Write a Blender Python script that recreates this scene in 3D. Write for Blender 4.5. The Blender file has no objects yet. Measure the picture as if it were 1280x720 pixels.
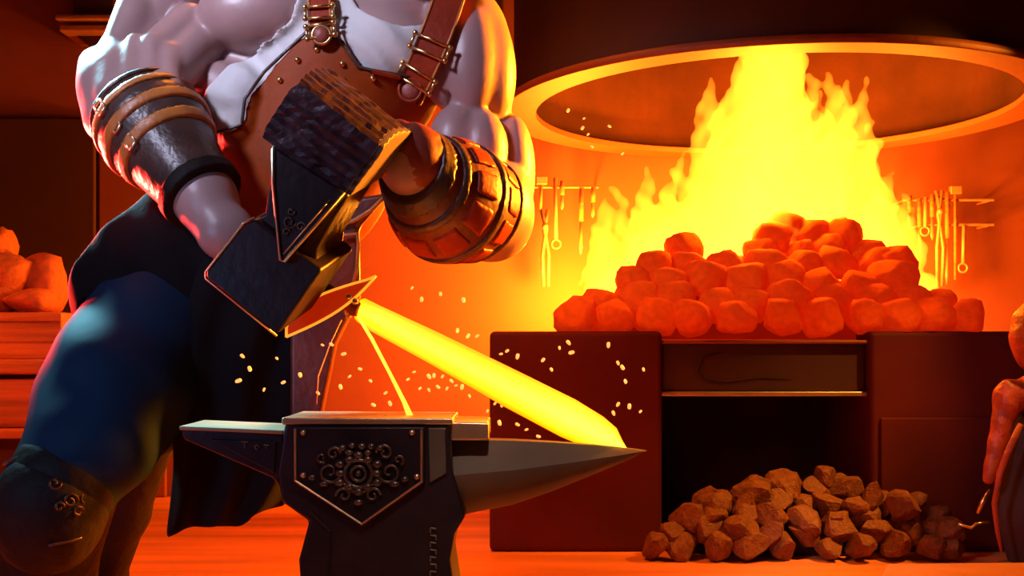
import bpy, math, random
import numpy as np
from mathutils import Vector, Matrix

random.seed(7)
RS = np.random.RandomState(11)
SC = bpy.context.scene
COL = SC.collection
F, H, HY = 1400.0, 0.79, 430.0          # focal length in pixels, eye height, horizon row


def P(px, py, Y):
    return Vector(((px - 640) / F * Y, Y, H - (py - HY) / F * Y))


def V(*a):
    return Vector(a)


# ------------------------------------------------------------------ materials
def mat(name, base, rough=0.6, metal=0.0, var=0.25, scale=6.0, bump=0.3, bscale=25.0, spec=0.5,
        emit=None, estr=0.0, stretch=None, detail=6.0, bdist=0.01, sheen=0.0, coat=0.0):
    m = bpy.data.materials.new(name)
    m.use_nodes = True
    nt = m.node_tree
    N, L = nt.nodes, nt.links
    b = N['Principled BSDF']
    b.inputs['Roughness'].default_value = rough
    b.inputs['Metallic'].default_value = metal
    b.inputs['Specular IOR Level'].default_value = spec
    b.inputs['Sheen Weight'].default_value = sheen
    b.inputs['Coat Weight'].default_value = coat
    tc = N.new('ShaderNodeTexCoord')
    mp = N.new('ShaderNodeMapping')
    L.new(tc.outputs['Object'], mp.inputs['Vector'])
    if stretch:
        mp.inputs['Scale'].default_value = stretch
    n = N.new('ShaderNodeTexNoise')
    n.inputs['Scale'].default_value = scale
    n.inputs['Detail'].default_value = detail
    L.new(mp.outputs['Vector'], n.inputs['Vector'])
    r = N.new('ShaderNodeValToRGB')
    r.color_ramp.elements[0].position = 0.3
    r.color_ramp.elements[1].position = 0.72
    r.color_ramp.elements[0].color = [c * (1 - var) for c in base] + [1]
    r.color_ramp.elements[1].color = [min(1, c * (1 + var)) for c in base] + [1]
    L.new(n.outputs['Fac'], r.inputs['Fac'])
    L.new(r.outputs['Color'], b.inputs['Base Color'])
    if bump > 0:
        n2 = N.new('ShaderNodeTexNoise')
        n2.inputs['Scale'].default_value = bscale
        n2.inputs['Detail'].default_value = 4
        L.new(mp.outputs['Vector'], n2.inputs['Vector'])
        bp = N.new('ShaderNodeBump')
        bp.inputs['Strength'].default_value = bump
        bp.inputs['Distance'].default_value = bdist
        L.new(n2.outputs['Fac'], bp.inputs['Height'])
        L.new(bp.outputs['Normal'], b.inputs['Normal'])
    if emit:
        b.inputs['Emission Color'].default_value = list(emit) + [1]
        b.inputs['Emission Strength'].default_value = estr
    return m


M = {}
M['skin'] = mat('skin', (.34, .20, .19), .40, var=.16, scale=7, bump=.22, bscale=26, bdist=.006, spec=.5)
M['white_cloth'] = mat('white_cloth', (.58, .55, .54), .85, var=.08, bump=.25, bscale=30)
M['apron'] = mat('apron_leather', (.24, .034, .001), .6, spec=.2, var=.25, scale=8, bump=.25, bscale=70, bdist=.004)
M['strap'] = mat('strap_leather', (.24, .022, .004), .45, spec=.25, var=.25, scale=14, bump=.3, bscale=80, bdist=.004)
M['dark_leather'] = mat('dark_leather', (.060, .028, .022), .36, var=.35, scale=18, bump=.45, bscale=60, bdist=.005)
M['tan_leather'] = mat('tan_leather', (.45, .14, .03), .42, var=.3, scale=18, bump=.3, bscale=80, bdist=.004)
M['glove'] = mat('glove_leather', (.22, .035, .02), .5, var=.25, scale=14, bump=.3, bscale=60, bdist=.004)
M['blue_cloth'] = mat('blue_trouser_cloth', (.004, .018, .046), .7, spec=.15, var=.2, scale=5, bump=.12, bscale=14, sheen=0)
M['black_cloth'] = mat('black_skirt_cloth', (.004, .002, .003), .95, spec=.2, var=.3, scale=5, bump=.3, bscale=20)
M['boot'] = mat('boot_leather', (.010, .005, .004), .7, spec=.2, var=.4, scale=9, bump=.5, bscale=30)
M['brass'] = mat('brass', (.85, .55, .22), .28, metal=1, var=.2, bump=.1)
M['iron'] = mat('dark_iron', (.05, .035, .05), .40, metal=.7, var=.3, scale=12, bump=.25, bscale=50, bdist=.004)
M['iron_face'] = mat('worn_iron_face', (.75, .55, .36), .36, metal=.9, var=.2, scale=12, bump=.15, bscale=60, bdist=.003)
M['horn_steel'] = mat('horn_steel', (.13, .10, .085), .55, metal=.2, var=.2, scale=8, bump=.12, bscale=40, bdist=.003)
M['plate'] = mat('anvil_plate_iron', (.035, .026, .04), .42, metal=.7, var=.3, scale=12, bump=.25, bscale=50, bdist=.003)
M['relief'] = mat('relief_bronze', (.16, .12, .11), .35, metal=.8, var=.4, scale=30, bump=.3, bscale=70, bdist=.003)
M['relief_dark'] = mat('tarnished_relief', (.07, .035, .025), .45, metal=.7, var=.3)
M['hammer'] = mat('hammer_iron', (.022, .010, .018), .45, metal=.3, var=.3, scale=14, bump=.35, bscale=45, bdist=.004)
M['hammer_ridge'] = mat('hammer_ridged_steel', (.05, .022, .032), .40, metal=.4, var=.5, scale=30, bump=.5, bscale=60, bdist=.004)
M['wood'] = mat('wood', (.30, .12, .05), .6, var=.35, scale=5, bump=.3, bscale=12, stretch=(.3, 3, 8))
M['crate'] = mat('crate_wood', (.55, .14, .04), .6, var=.35, scale=5, bump=.35, bscale=10, stretch=(.5, 3, 7))
M['wall'] = mat('wall_plaster', (.30, .080, .045), .9, var=.12, scale=1.2, bump=.2, bscale=6, spec=.1)
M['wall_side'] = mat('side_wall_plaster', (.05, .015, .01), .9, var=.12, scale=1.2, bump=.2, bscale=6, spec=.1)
M['wall_low'] = mat('lower_wall_panel', (.09, .035, .010), .85, var=.15, scale=1.5, bump=.2, bscale=6, spec=.1)
M['ceil'] = mat('ceiling_boards', (.04, .015, .01), .9, var=.3, scale=2)
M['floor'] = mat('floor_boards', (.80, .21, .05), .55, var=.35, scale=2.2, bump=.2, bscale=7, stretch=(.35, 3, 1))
M['stone'] = mat('forge_stone', (.085, .006, .002), .75, spec=.2, var=.25, scale=3, bump=.25, bscale=9)
M['panel'] = mat('forge_panel_iron', (.04, .005, .003), .6, var=.3, scale=4, bump=.2, bscale=9)
M['soot'] = mat('sooty_brick', (.025, .012, .012), .9, var=.3)
M['lining'] = mat('sooty_hood_lining', (.045, .012, .004), .8, var=.3, scale=3, spec=.1)
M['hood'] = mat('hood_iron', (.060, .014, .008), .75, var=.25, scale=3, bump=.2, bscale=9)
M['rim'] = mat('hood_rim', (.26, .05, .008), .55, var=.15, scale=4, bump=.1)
M['coal'] = mat('glowing_coal', (.46, .085, .003), .9, var=.25, scale=5, bump=.25, bscale=9, emit=(1.0, .022, .001), estr=.34, spec=.05)
M['bed'] = mat('ember_bed', (.3, .05, .02), .9, emit=(1.0, .02, .001), estr=.12)
M['rock'] = mat('brown_coal', (.17, .046, .007), .6, spec=.3, var=.35, scale=8, bump=.5, bscale=18)
M['ore'] = mat('ore_lump', (.55, .12, .04), .7, var=.3, scale=8, bump=.4, bscale=16)
M['slab'] = mat('pale_stone', (.85, .34, .15), .6, var=.2, scale=5, bump=.3, bscale=9)
M['tool'] = mat('tool_steel', (.55, .25, .15), .45, metal=.3, var=.2)
M['coat'] = mat('rust_coat', (.50, .065, .012), .5, var=.3, scale=12, bump=.6, bscale=20, bdist=.02)
M['coat_dark'] = mat('coat_lining', (.05, .02, .02), .8, bump=.3)
M['hair'] = mat('hair', (.28, .10, .03), .6, bump=.8, bscale=60, stretch=(4, 4, .6))
M['eye'] = mat('eye', (.7, .7, .7), .2, bump=0)
M['faint'] = mat('faint_thread', (1, .2, .05), .5, emit=(1.0, .12, .01), estr=.8)
M['hot'] = mat('hot_thread', (1, .4, .1), .5, emit=(1.0, .30, .02), estr=3.0)
M['heated'] = mat('heated_iron', (.4, .08, .02), .45, metal=.3, emit=(1, .03, .0), estr=.35)  # emission stands in for firelight on the sword guard
M['heated_rim'] = mat('heated_rim', (.8, .4, .1), .4, emit=(1, .36, .02), estr=1.0)  # emission stands in for the bright firelit edge of the guard
M['cuff_red'] = mat('cuff_leather', (.13, .022, .010), .42, var=.3, scale=16, bump=.4, bscale=60, bdist=.004)
M['spark'] = mat('spark', (1, .5, .2), .5, bump=0, emit=(1.0, .38, .08), estr=1.3)


def blade_material():
    m = bpy.data.materials.new('white_hot_blade')
    m.use_nodes = True
    N, L = m.node_tree.nodes, m.node_tree.links
    b = N['Principled BSDF']
    b.inputs['Base Color'].default_value = (.8, .4, .1, 1)
    b.inputs['Roughness'].default_value = .5
    a = N.new('ShaderNodeAttribute')
    a.attribute_name = 'hotness'
    r = N.new('ShaderNodeValToRGB')
    e = r.color_ramp.elements
    e[0].position = 0; e[0].color = (1, .10, .0, 1)
    e[1].position = 1; e[1].color = (1, .6, .035, 1)
    k = e.new(.45); k.color = (1, .26, .001, 1)
    L.new(a.outputs['Fac'], r.inputs['Fac'])
    L.new(r.outputs['Color'], b.inputs['Emission Color'])
    b.inputs['Emission Strength'].default_value = 4.0
    return m


M['blade'] = blade_material()


def volume_material(name, col, strength):
    m = bpy.data.materials.new(name)
    m.use_nodes = True
    N, L = m.node_tree.nodes, m.node_tree.links
    N.remove(N['Principled BSDF'])
    e = N.new('ShaderNodeEmission')
    e.inputs['Color'].default_value = list(col) + [1]
    e.inputs['Strength'].default_value = strength
    L.new(e.outputs['Emission'], N['Material Output'].inputs['Volume'])
    return m


M['flame'] = volume_material('flame_gas', (1, .30, .012), 22)


# ------------------------------------------------------------------ object helpers
def world_loc(o):
    return o.location.copy() if o is not None else Vector((0, 0, 0))


def finish(name, me, m, parent=None, smooth=False, bevel=0.0, seg=2, loc=None):
    me.materials.append(m)
    if smooth:
        me.polygons.foreach_set('use_smooth', [True] * len(me.polygons))
    o = bpy.data.objects.new(name, me)
    COL.objects.link(o)
    if parent is not None:
        o.parent = parent
        w = Vector((0, 0, 0))
        q = parent
        while q is not None:
            w += q.location
            q = q.parent
        o.location = -w
    if loc is not None:
        o.location = loc
    if bevel:
        bv = o.modifiers.new('bevel', 'BEVEL')
        bv.width = bevel
        bv.segments = seg
        bv.limit_method = 'ANGLE'
        bv.angle_limit = math.radians(35)
        me.polygons.foreach_set('use_smooth', [True] * len(me.polygons))
        wn = o.modifiers.new('wn', 'WEIGHTED_NORMAL')
        wn.keep_sharp = False
    me.update()
    return o


class MB:
    def __init__(s):
        s.v, s.f = [], []

    def add(s, v, f):
        n = len(s.v)
        s.v += [tuple(q) for q in v]
        s.f += [tuple(i + n for i in g) for g in f]
        return s

    def box(s, lo, hi):
        x0, y0, z0 = lo
        x1, y1, z1 = hi
        v = [(x0, y0, z0), (x1, y0, z0), (x1, y1, z0), (x0, y1, z0), (x0, y0, z1), (x1, y0, z1), (x1, y1, z1), (x0, y1, z1)]
        return s.add(v, [(0, 3, 2, 1), (4, 5, 6, 7), (0, 1, 5, 4), (1, 2, 6, 5), (2, 3, 7, 6), (3, 0, 4, 7)])

    def prism(s, front, D, back=None):
        """a closed prism from a front outline (points counter-clockwise or not) pushed along D"""
        n = len(front)
        fr = [Vector(p) for p in front]
        bk = [Vector(p) for p in back] if back else [p + Vector(D) for p in fr]
        nrm = Vector((0, 0, 0))
        for i in range(n):
            nrm += fr[i].cross(fr[(i + 1) % n])
        flip = nrm.dot(bk[0] - fr[0]) > 0
        v = fr + bk
        f = [tuple(range(n)), tuple(range(2 * n - 1, n - 1, -1))]
        f += [(i, i + n, (i + 1) % n + n, (i + 1) % n) for i in range(n)]
        if flip:
            f = [tuple(reversed(g)) for g in f]
        return s.add(v, f)

    def tube(s, pts, rad, n=10, flat=1.0, up=None):
        pts = [Vector(p) for p in pts]
        if not hasattr(rad, '__len__'):
            rad = [rad] * len(pts)
        v, f = [], []
        u0 = None
        for i, p in enumerate(pts):
            t = (pts[min(i + 1, len(pts) - 1)] - pts[max(i - 1, 0)]).normalized()
            if u0 is None:
                r = Vector(up) if up is not None else (Vector((0, 1, 0)) if abs(t.y) < .9 else Vector((1, 0, 0)))
            else:
                r = u0
            u = (r - t * r.dot(t)).normalized()
            u0 = u
            w = t.cross(u)
            for k in range(n):
                a = 2 * math.pi * k / n
                v.append(p + u * math.cos(a) * rad[i] * flat + w * math.sin(a) * rad[i])
        for i in range(len(pts) - 1):
            for k in range(n):
                f.append((i * n + k, i * n + (k + 1) % n, (i + 1) * n + (k + 1) % n, (i + 1) * n + k))
        f.append(tuple(reversed(range(n))))
        f.append(tuple(range((len(pts) - 1) * n, len(pts) * n)))
        return s.add(v, f)

    def lathe(s, c, prof, n=48, ax=None, cap=False):
        """prof: list of (radius, height) turned about the axis through c"""
        c = Vector(c)
        ax = Vector(ax).normalized() if ax is not None else Vector((0, 0, 1))
        u = ax.orthogonal().normalized()
        w = ax.cross(u)
        v, f = [], []
        for r, h in prof:
            for k in range(n):
                a = 2 * math.pi * k / n
                v.append(c + ax * h + u * math.cos(a) * r + w * math.sin(a) * r)
        for i in range(len(prof) - 1):
            for k in range(n):
                f.append((i * n + k, i * n + (k + 1) % n, (i + 1) * n + (k + 1) % n, (i + 1) * n + k))
        if cap:
            f.append(tuple(reversed(range(n))))
            f.append(tuple(range((len(prof) - 1) * n, len(prof) * n)))
        return s.add(v, f)

    def blob(s, c, r, seg=12):
        c = Vector(c)
        if not hasattr(r, '__len__'):
            r = (r, r, r)
        prof = [(math.sin(math.pi * i / 8), -math.cos(math.pi * i / 8)) for i in range(9)]
        v, f = [], []
        for a, h in prof:
            for k in range(seg):
                t = 2 * math.pi * k / seg
                v.append((c.x + a * math.cos(t) * r[0], c.y + a * math.sin(t) * r[1], c.z + h * r[2]))
        for i in range(8):
            for k in range(seg):
                f.append((i * seg + k, i * seg + (k + 1) % seg, (i + 1) * seg + (k + 1) % seg, (i + 1) * seg + k))
        return s.add(v, f)

    def ring(s, c, R, r, ax=(0, 1, 0), n=24, m=8):
        c = Vector(c); ax = Vector(ax).normalized()
        u = ax.orthogonal().normalized(); w = ax.cross(u)
        v, f = [], []
        for i in range(n):
            a = 2 * math.pi * i / n
            d = u * math.cos(a) + w * math.sin(a)
            for k in range(m):
                b = 2 * math.pi * k / m
                v.append(c + d * (R + r * math.cos(b)) + ax * r * math.sin(b))
        for i in range(n):
            for k in range(m):
                f.append((i * m + k, ((i + 1) % n) * m + k, ((i + 1) % n) * m + (k + 1) % m, i * m + (k + 1) % m))
        return s.add(v, f)

    def build(s, name, m, parent=None, **kw):
        me = bpy.data.meshes.new(name)
        me.from_pydata(s.v, [], s.f)
        me.validate()
        return finish(name, me, m, parent, **kw)


def empty(name, loc, label=None, cat=None, group=None):
    o = bpy.data.objects.new(name, None)
    o.location = loc
    o.empty_display_size = .05
    COL.objects.link(o)
    return tag(o, label, cat, group)


def tag(o, label=None, cat=None, group=None, kind=None):
    if label: o['label'] = label
    if cat: o['category'] = cat
    if group: o['group'] = group
    if kind: o['kind'] = kind
    return o


def copy_tree(o, parent=None):
    c = o.copy()
    COL.objects.link(c)
    c.parent = parent
    for ch in list(o.children):
        copy_tree(ch, c)
    return c


# ------------------------------------------------------------------ sculpting with distance fields
class Shape:
    def __init__(s, prims=None):
        s.p = list(prims or [])

    def cone(s, a, b, ra, rb, k=.03):
        s.p.append(('c', np.array(a, float), np.array(b, float), ra, rb, k)); return s

    def ell(s, c, r, k=.03, R=None):
        s.p.append(('e', np.array(c, float), np.array(r, float), None if R is None else np.array(R, float), 0, k)); return s

    @staticmethod
    def dist(q, X, Y, Z):
        if q[0] == 'c':
            _, a, b, ra, rb, k = q
            d = b - a
            t = ((X - a[0]) * d[0] + (Y - a[1]) * d[1] + (Z - a[2]) * d[2]) / max(1e-9, d @ d)
            t = np.clip(t, 0, 1)
            return np.sqrt((X - a[0] - t * d[0]) ** 2 + (Y - a[1] - t * d[1]) ** 2 + (Z - a[2] - t * d[2]) ** 2) - (ra + (rb - ra) * t)
        _, c, r, R, _, k = q
        x, y, z = X - c[0], Y - c[1], Z - c[2]
        if R is not None:
            x, y, z = (R[0, 0] * x + R[0, 1] * y + R[0, 2] * z, R[1, 0] * x + R[1, 1] * y + R[1, 2] * z,
                       R[2, 0] * x + R[2, 1] * y + R[2, 2] * z)
        k0 = np.sqrt((x / r[0]) ** 2 + (y / r[1]) ** 2 + (z / r[2]) ** 2)
        k1 = np.sqrt((x / r[0] ** 2) ** 2 + (y / r[1] ** 2) ** 2 + (z / r[2] ** 2) ** 2) + 1e-9
        return k0 * (k0 - 1) / k1

    def box(s, q):
        if q[0] == 'c':
            r = max(q[3], q[4])
            return np.minimum(q[1], q[2]) - r, np.maximum(q[1], q[2]) + r
        r = q[2] if q[3] is None else np.full(3, q[2].max())
        return q[1] - r, q[1] + r

    def bounds(s, pad):
        b = [s.box(q) for q in s.p]
        return np.min([x[0] for x in b], 0) - pad, np.max([x[1] for x in b], 0) + pad

    def grid(s, h, pad=.03, lo=None, hi=None, off=0.0):
        l, u = s.bounds(pad + off)
        if lo is not None: l = np.maximum(l, lo)
        if hi is not None: u = np.minimum(u, hi)
        ax = [np.arange(l[i], u[i] + h, h, dtype=np.float32) for i in range(3)]
        G = np.full([len(a) for a in ax], 10.0, np.float32)
        for q in s.p:
            a, b = s.box(q)
            m = .05 + q[-1] + off
            sl = []
            for i in range(3):
                i0 = int(np.searchsorted(ax[i], a[i] - m)); i1 = int(np.searchsorted(ax[i], b[i] + m))
                sl.append(slice(i0, i1))
            if any(x.stop - x.start < 1 for x in sl):
                continue
            X = ax[0][sl[0]][:, None, None]; Y = ax[1][sl[1]][None, :, None]; Z = ax[2][sl[2]][None, None, :]
            d = Shape.dist(q, X, Y, Z)
            g = G[tuple(sl)]
            k = q[-1]
            hh = np.clip(.5 + .5 * (g - d) / k, 0, 1)
            G[tuple(sl)] = g * (1 - hh) + d * hh - k * hh * (1 - hh)
        return G - off, ax

    def at(s, X, Y, Z):
        g = np.full(np.broadcast(X, Y, Z).shape, 10.0)
        for q in s.p:
            d = Shape.dist(q, X, Y, Z)
            k = q[-1]
            hh = np.clip(.5 + .5 * (g - d) / k, 0, 1)
            g = g * (1 - hh) + d * hh - k * hh * (1 - hh)
        return g


def nets(G, ax, h):
    o = np.array([a[0] for a in ax])
    S = G < 0
    n = np.array(G.shape)
    c = np.zeros(n - 1, np.int8)
    for i in (0, 1):
        for j in (0, 1):
            for k in (0, 1):
                c += S[i:n[0] - 1 + i, j:n[1] - 1 + j, k:n[2] - 1 + k]
    act = (c > 0) & (c < 8)
    I = np.argwhere(act)
    idx = np.full(act.shape, -1, np.int64)
    idx[act] = np.arange(len(I))
    pos = np.zeros((len(I), 3)); cnt = np.zeros(len(I))
    cr = [(i, j, k) for i in (0, 1) for j in (0, 1) for k in (0, 1)]
    for a in cr:
        for b in cr:
            if sum(abs(a[t] - b[t]) for t in range(3)) == 1 and a < b:
                A = I + a; B = I + b
                fa = G[A[:, 0], A[:, 1], A[:, 2]]; fb = G[B[:, 0], B[:, 1], B[:, 2]]
                m = (fa < 0) != (fb < 0)
                t = np.where(m, fa / np.where(fa == fb, 1, fa - fb), 0)
                pos += m[:, None] * (A + t[:, None] * (B - A)); cnt += m
    pos = pos / cnt[:, None] * h + o
    quads = []
    for d in range(3):
        e1, e2 = (d + 1) % 3, (d + 2) % 3
        sa = [slice(None)] * 3; sb = [slice(None)] * 3
        sa[d] = slice(0, n[d] - 1); sb[d] = slice(1, n[d])
        x = S[tuple(sa)] != S[tuple(sb)]
        E = np.argwhere(x)
        ok = (E[:, e1] >= 1) & (E[:, e2] >= 1) & (E[:, e1] < n[e1] - 1) & (E[:, e2] < n[e2] - 1)
        E = E[ok]
        if not len(E): continue
        u = np.zeros(3, int); u[e1] = 1
        w = np.zeros(3, int); w[e2] = 1
        cs = [E - u - w, E - w, E, E - u]
        q = np.stack([idx[z[:, 0], z[:, 1], z[:, 2]] for z in cs], 1)
        neg = S[E[:, 0], E[:, 1], E[:, 2]]
        q[~neg] = q[~neg][:, ::-1]
        quads.append(q)
    q = np.concatenate(quads)
    q = q[(q >= 0).all(1)]
    return pos, q


def nets_mesh(name, G, ax, h, m, parent=None, smooth_it=1, **kw):
    pos, q = nets(G, ax, h)
    for _ in range(smooth_it):
        acc = np.zeros_like(pos); cn = np.zeros(len(pos))
        for a, b in ((0, 1), (1, 2), (2, 3), (3, 0)):
            np.add.at(acc, q[:, a], pos[q[:, b]]); np.add.at(cn, q[:, a], 1)
            np.add.at(acc, q[:, b], pos[q[:, a]]); np.add.at(cn, q[:, b], 1)
        pos = .5 * pos + .5 * acc / np.maximum(cn, 1)[:, None]
    me = bpy.data.meshes.new(name)
    me.vertices.add(len(pos)); me.vertices.foreach_set('co', pos.ravel())
    me.loops.add(q.size); me.loops.foreach_set('vertex_index', q.ravel().astype(np.int32))
    me.polygons.add(len(q))
    me.polygons.foreach_set('loop_start', np.arange(0, q.size, 4, dtype=np.int32))
    me.polygons.foreach_set('loop_total', np.full(len(q), 4, np.int32))
    me.update(calc_edges=True)
    me.validate()
    return finish(name, me, m, parent, smooth=True, **kw)


def poly_sd(poly, ax):
    """signed distance to an (x, z) outline, negative inside, shaped to broadcast over a grid"""
    X = ax[0][:, None].astype(float); Z = ax[2][None, :].astype(float)
    d = np.full((len(ax[0]), len(ax[2])), 1e9); ins = np.zeros(d.shape, bool)
    n = len(poly)
    for i in range(n):
        ax_, az = poly[i]; bx, bz = poly[(i + 1) % n]
        ex, ez = bx - ax_, bz - az
        t = np.clip(((X - ax_) * ex + (Z - az) * ez) / (ex * ex + ez * ez + 1e-12), 0, 1)
        d = np.minimum(d, np.hypot(X - ax_ - t * ex, Z - az - t * ez))
        c = ((az > Z) != (bz > Z)) & (X < ex * (Z - az) / (ez if abs(ez) > 1e-12 else 1e-12) + ax_)
        ins ^= c
    return np.where(ins, -d, d)[:, None, :]


def outline(pts, Y, sm=0):
    p = [(P(x, y, Y).x, P(x, y, Y).z) for x, y in pts]
    for _ in range(sm):
        q = []
        for i in range(len(p)):
            a, b = p[i], p[(i + 1) % len(p)]
            q.append((a[0] * .75 + b[0] * .25, a[1] * .75 + b[1] * .25))
            q.append((a[0] * .25 + b[0] * .75, a[1] * .25 + b[1] * .75))
        p = q
    return p


def slab(ax, A, B, t0, t1):
    """distance to the layer between t0 and t1 metres along A->B"""
    A = np.array(A); B = np.array(B); d = (B - A) / np.linalg.norm(B - A)
    t = (ax[0][:, None, None] - A[0]) * d[0] + (ax[1][None, :, None] - A[1]) * d[1] + (ax[2][None, None, :] - A[2]) * d[2]
    return np.maximum(t0 - t, t - t1)


# ================================================================== SETTING
def structure(name, mb, m, **kw):
    o = mb.build(name, m, **kw)
    o['kind'] = 'structure'
    return o


WY = 5.8
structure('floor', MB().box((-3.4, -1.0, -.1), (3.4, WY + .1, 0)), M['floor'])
structure('wall_back', MB().box((-3.4, WY, 0), (3.4, WY + .15, 3.2)), M['wall'])
structure('wall_left', MB().box((-3.5, -1.0, 0), (-3.3, WY, 3.2)), M['wall_side'])
structure('wall_right', MB().box((3.3, -1.0, 0), (3.5, WY, 3.2)), M['wall_side'])
structure('ceiling', MB().box((-3.4, 1.2, 3.2), (3.4, WY + .1, 3.3)), M['ceil'])
# darker lower panelling on the left of the back wall
a = P(118, 147, WY - .05); b = P(205, 170, WY - .03)
structure('trim_1', MB().box((-3.3, WY - .05, 0), (a.x, WY - .001, a.z)), M['wall_low'], bevel=.01)
structure('trim_2', MB().box((a.x + .012, WY - .03, 0), (a.x + .36, WY - .001, a.z)), M['wall'], bevel=.01)


# ================================================================== FORGE
FY = 4.25
def fx(px): return (px - 640) / F * FY
def fz(py): return H - (py - HY) / F * FY
FX = fx(960)
forge = empty('forge', (FX, FY, 0), 'large red masonry forge with an open hearth under the fire', 'forge')
def rounded_block(x0, x1, y0, y1, z0, z1):
    return MB().box((x0, y0, z0), (x1, y1, z1))
rounded_block(fx(612), fx(828), FY, 5.35, 0, fz(414)).build('left_pier', M['stone'], forge, bevel=.02, seg=3)
rounded_block(fx(1088), fx(1312), FY, 5.35, 0, fz(414)).build('right_pier', M['stone'], forge, bevel=.02, seg=3)
# recessed iron lintel panel with a curled scratch and a lower lip
rounded_block(fx(828) + .001, fx(1088) - .001, FY + .05, FY + .12, fz(490), fz(427)).build('lintel_panel', M['panel'], forge, bevel=.012, seg=3)
MB().box((fx(828) + .001, FY + .035, fz(496)), (fx(1088) - .001, FY + .13, fz(490))).build('lintel_lip', M['iron_face'], forge, bevel=.004)
sw = [(905, 440), (880, 446), (872, 462), (882, 474), (908, 477), (950, 472), (990, 474)]
MB().tube([P(x, y, FY + .047) for x, y in sw], [.002, .004, .006, .006, .005, .003, .001], 6).build('scroll_mark', M['soot'], forge)
ob = MB()
ob.box((fx(828), 4.9, 0), (fx(1088), 4.95, fz(430)))
ob.box((fx(828), FY + .12, fz(430) - .01), (fx(1088), 4.95, fz(430)))
ob.build('ash_pit', M['soot'], forge)
hs = MB()
hs.box((fx(828) + .001, FY + .02, fz(430)), (fx(1088) - .001, 5.35, fz(425)))
hs.build('hearth_slab', M['rim'], forge, bevel=.006)
for s_, x0, x1 in ((0, 1100, 1300), ):
    MB().box((fx(x0), FY - .012, .02), (fx(x1), FY + .01, fz(522))).build('pier_panel', M['stone'], forge, bevel=.006)

# ---- coals
def lump_mesh(name, seed, cuts=8, sub=3, sq=(1, 1, 1), lo=.74, hi=.98):
    r = random.Random(seed)
    bm = __import__('bmesh').new()
    __import__('bmesh').ops.create_icosphere(bm, subdivisions=sub, radius=.5)
    pl = []
    for i in range(cuts):
        d = Vector((r.uniform(-1, 1), r.uniform(-1, 1), r.uniform(-1, 1))).normalized()
        pl.append((d, .5 * r.uniform(lo, hi)))
    for v in bm.verts:
        c = v.co.copy()
        m = max(abs(c.x), abs(c.y), abs(c.z))
        c = c.lerp(c * (.42 / m), .62)
        for d, t in pl:
            e = c.dot(d) - t
            if e > 0: c -= d * e
        n = math.sin(c.x * 17 + seed) * math.sin(c.y * 15 + seed * 2) * math.sin(c.z * 16 + seed * 3)
        c *= 1 + .05 * n
        v.co = (c.x * sq[0], c.y * sq[1], c.z * sq[2])
    me = bpy.data.meshes.new(name)
    bm.to_mesh(me); bm.free()
    return me


coal_meshes = [lump_mesh('coal', s) for s in range(9)]
for me in coal_meshes:
    me.materials.append(M['coal']); me.polygons.foreach_set('use_smooth', [True] * len(me.polygons))
# bed of embers that fills the hearth behind the front coals
bed = []
for i in range(33):
    x = -.85 + 1.7 * i / 32
    hgt = .36 * max(0, 1 - (abs(x) / .83) ** 1.8)
    bed.append((x, hgt))
mb = MB(); n = len(bed)
rows = [(4.42, 0.0), (4.50, .45), (4.60, .8), (4.75, 1.0), (4.95, .85), (5.15, .4), (5.25, 0)]
vv = [(FX + x, y, fz(425) + h * s + .002) for y, s in rows for x, h in bed]
ff = [(r * n + i, r * n + i + 1, (r + 1) * n + i + 1, (r + 1) * n + i) for r in range(len(rows) - 1) for i in range(n - 1)]
mb.add(vv, ff)
o = mb.build('ember_bed', M['bed'], smooth=True)
tag(o, 'bed of red embers under the glowing coals on the hearth', 'embers', kind='stuff')

def place_lump(meshes, name, p, size, rnd, label, cat, group, sc=(1, .9, .85)):
    o = bpy.data.objects.new(name, rnd.choice(meshes))
    COL.objects.link(o)
    o.location = p
    o.rotation_euler = (rnd.uniform(-.35, .35), rnd.uniform(-.3, .3), rnd.uniform(0, 6.28))
    o.scale = (size * sc[0] * rnd.uniform(.9, 1.1), size * sc[1], size * sc[2] * rnd.uniform(.92, 1.1))
    return tag(o, label, cat, group)

rnd = random.Random(5)
rows_c = [
    (403, 4.34, [718, 768, 818, 870, 922, 975, 1026, 1078, 1128, 1172, 1205], 'lowest row'),
    (378, 4.42, [752, 798, 846, 893, 940, 990, 1040, 1090, 1138, 1172], 'second row up'),
    (353, 4.50, [792, 838, 884, 930, 978, 1024, 1072, 1112], 'middle row'),
    (333, 4.60, [812, 862, 908, 955, 1002, 1050, 1100, 1124], 'fourth row up'),
    (318, 4.70, [862, 950, 996, 1042, 1082], 'upper row'),
    (298, 4.78, [968, 1012, 1062], 'top row'),
    (290, 4.86, [986, 1040], 'very crest'),
]
for py, Y, xs, lab in rows_c:
    for i, x in enumerate(xs):
        s = rnd.uniform(.165, .205)
        pos = P(x + rnd.uniform(-6, 6), py + rnd.uniform(-5, 5), Y + rnd.uniform(-.03, .03))
        if py == 403 or (py == 378 and pos.z < fz(414) + .06):
            pos.z = max(pos.z, fz(414) + .055)
        place_lump(coal_meshes, 'coal', pos, s, rnd, 'glowing orange coal in the %s of the burning heap' % lab,
                   'coal', 'glowing coals in the %s' % lab)

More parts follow.
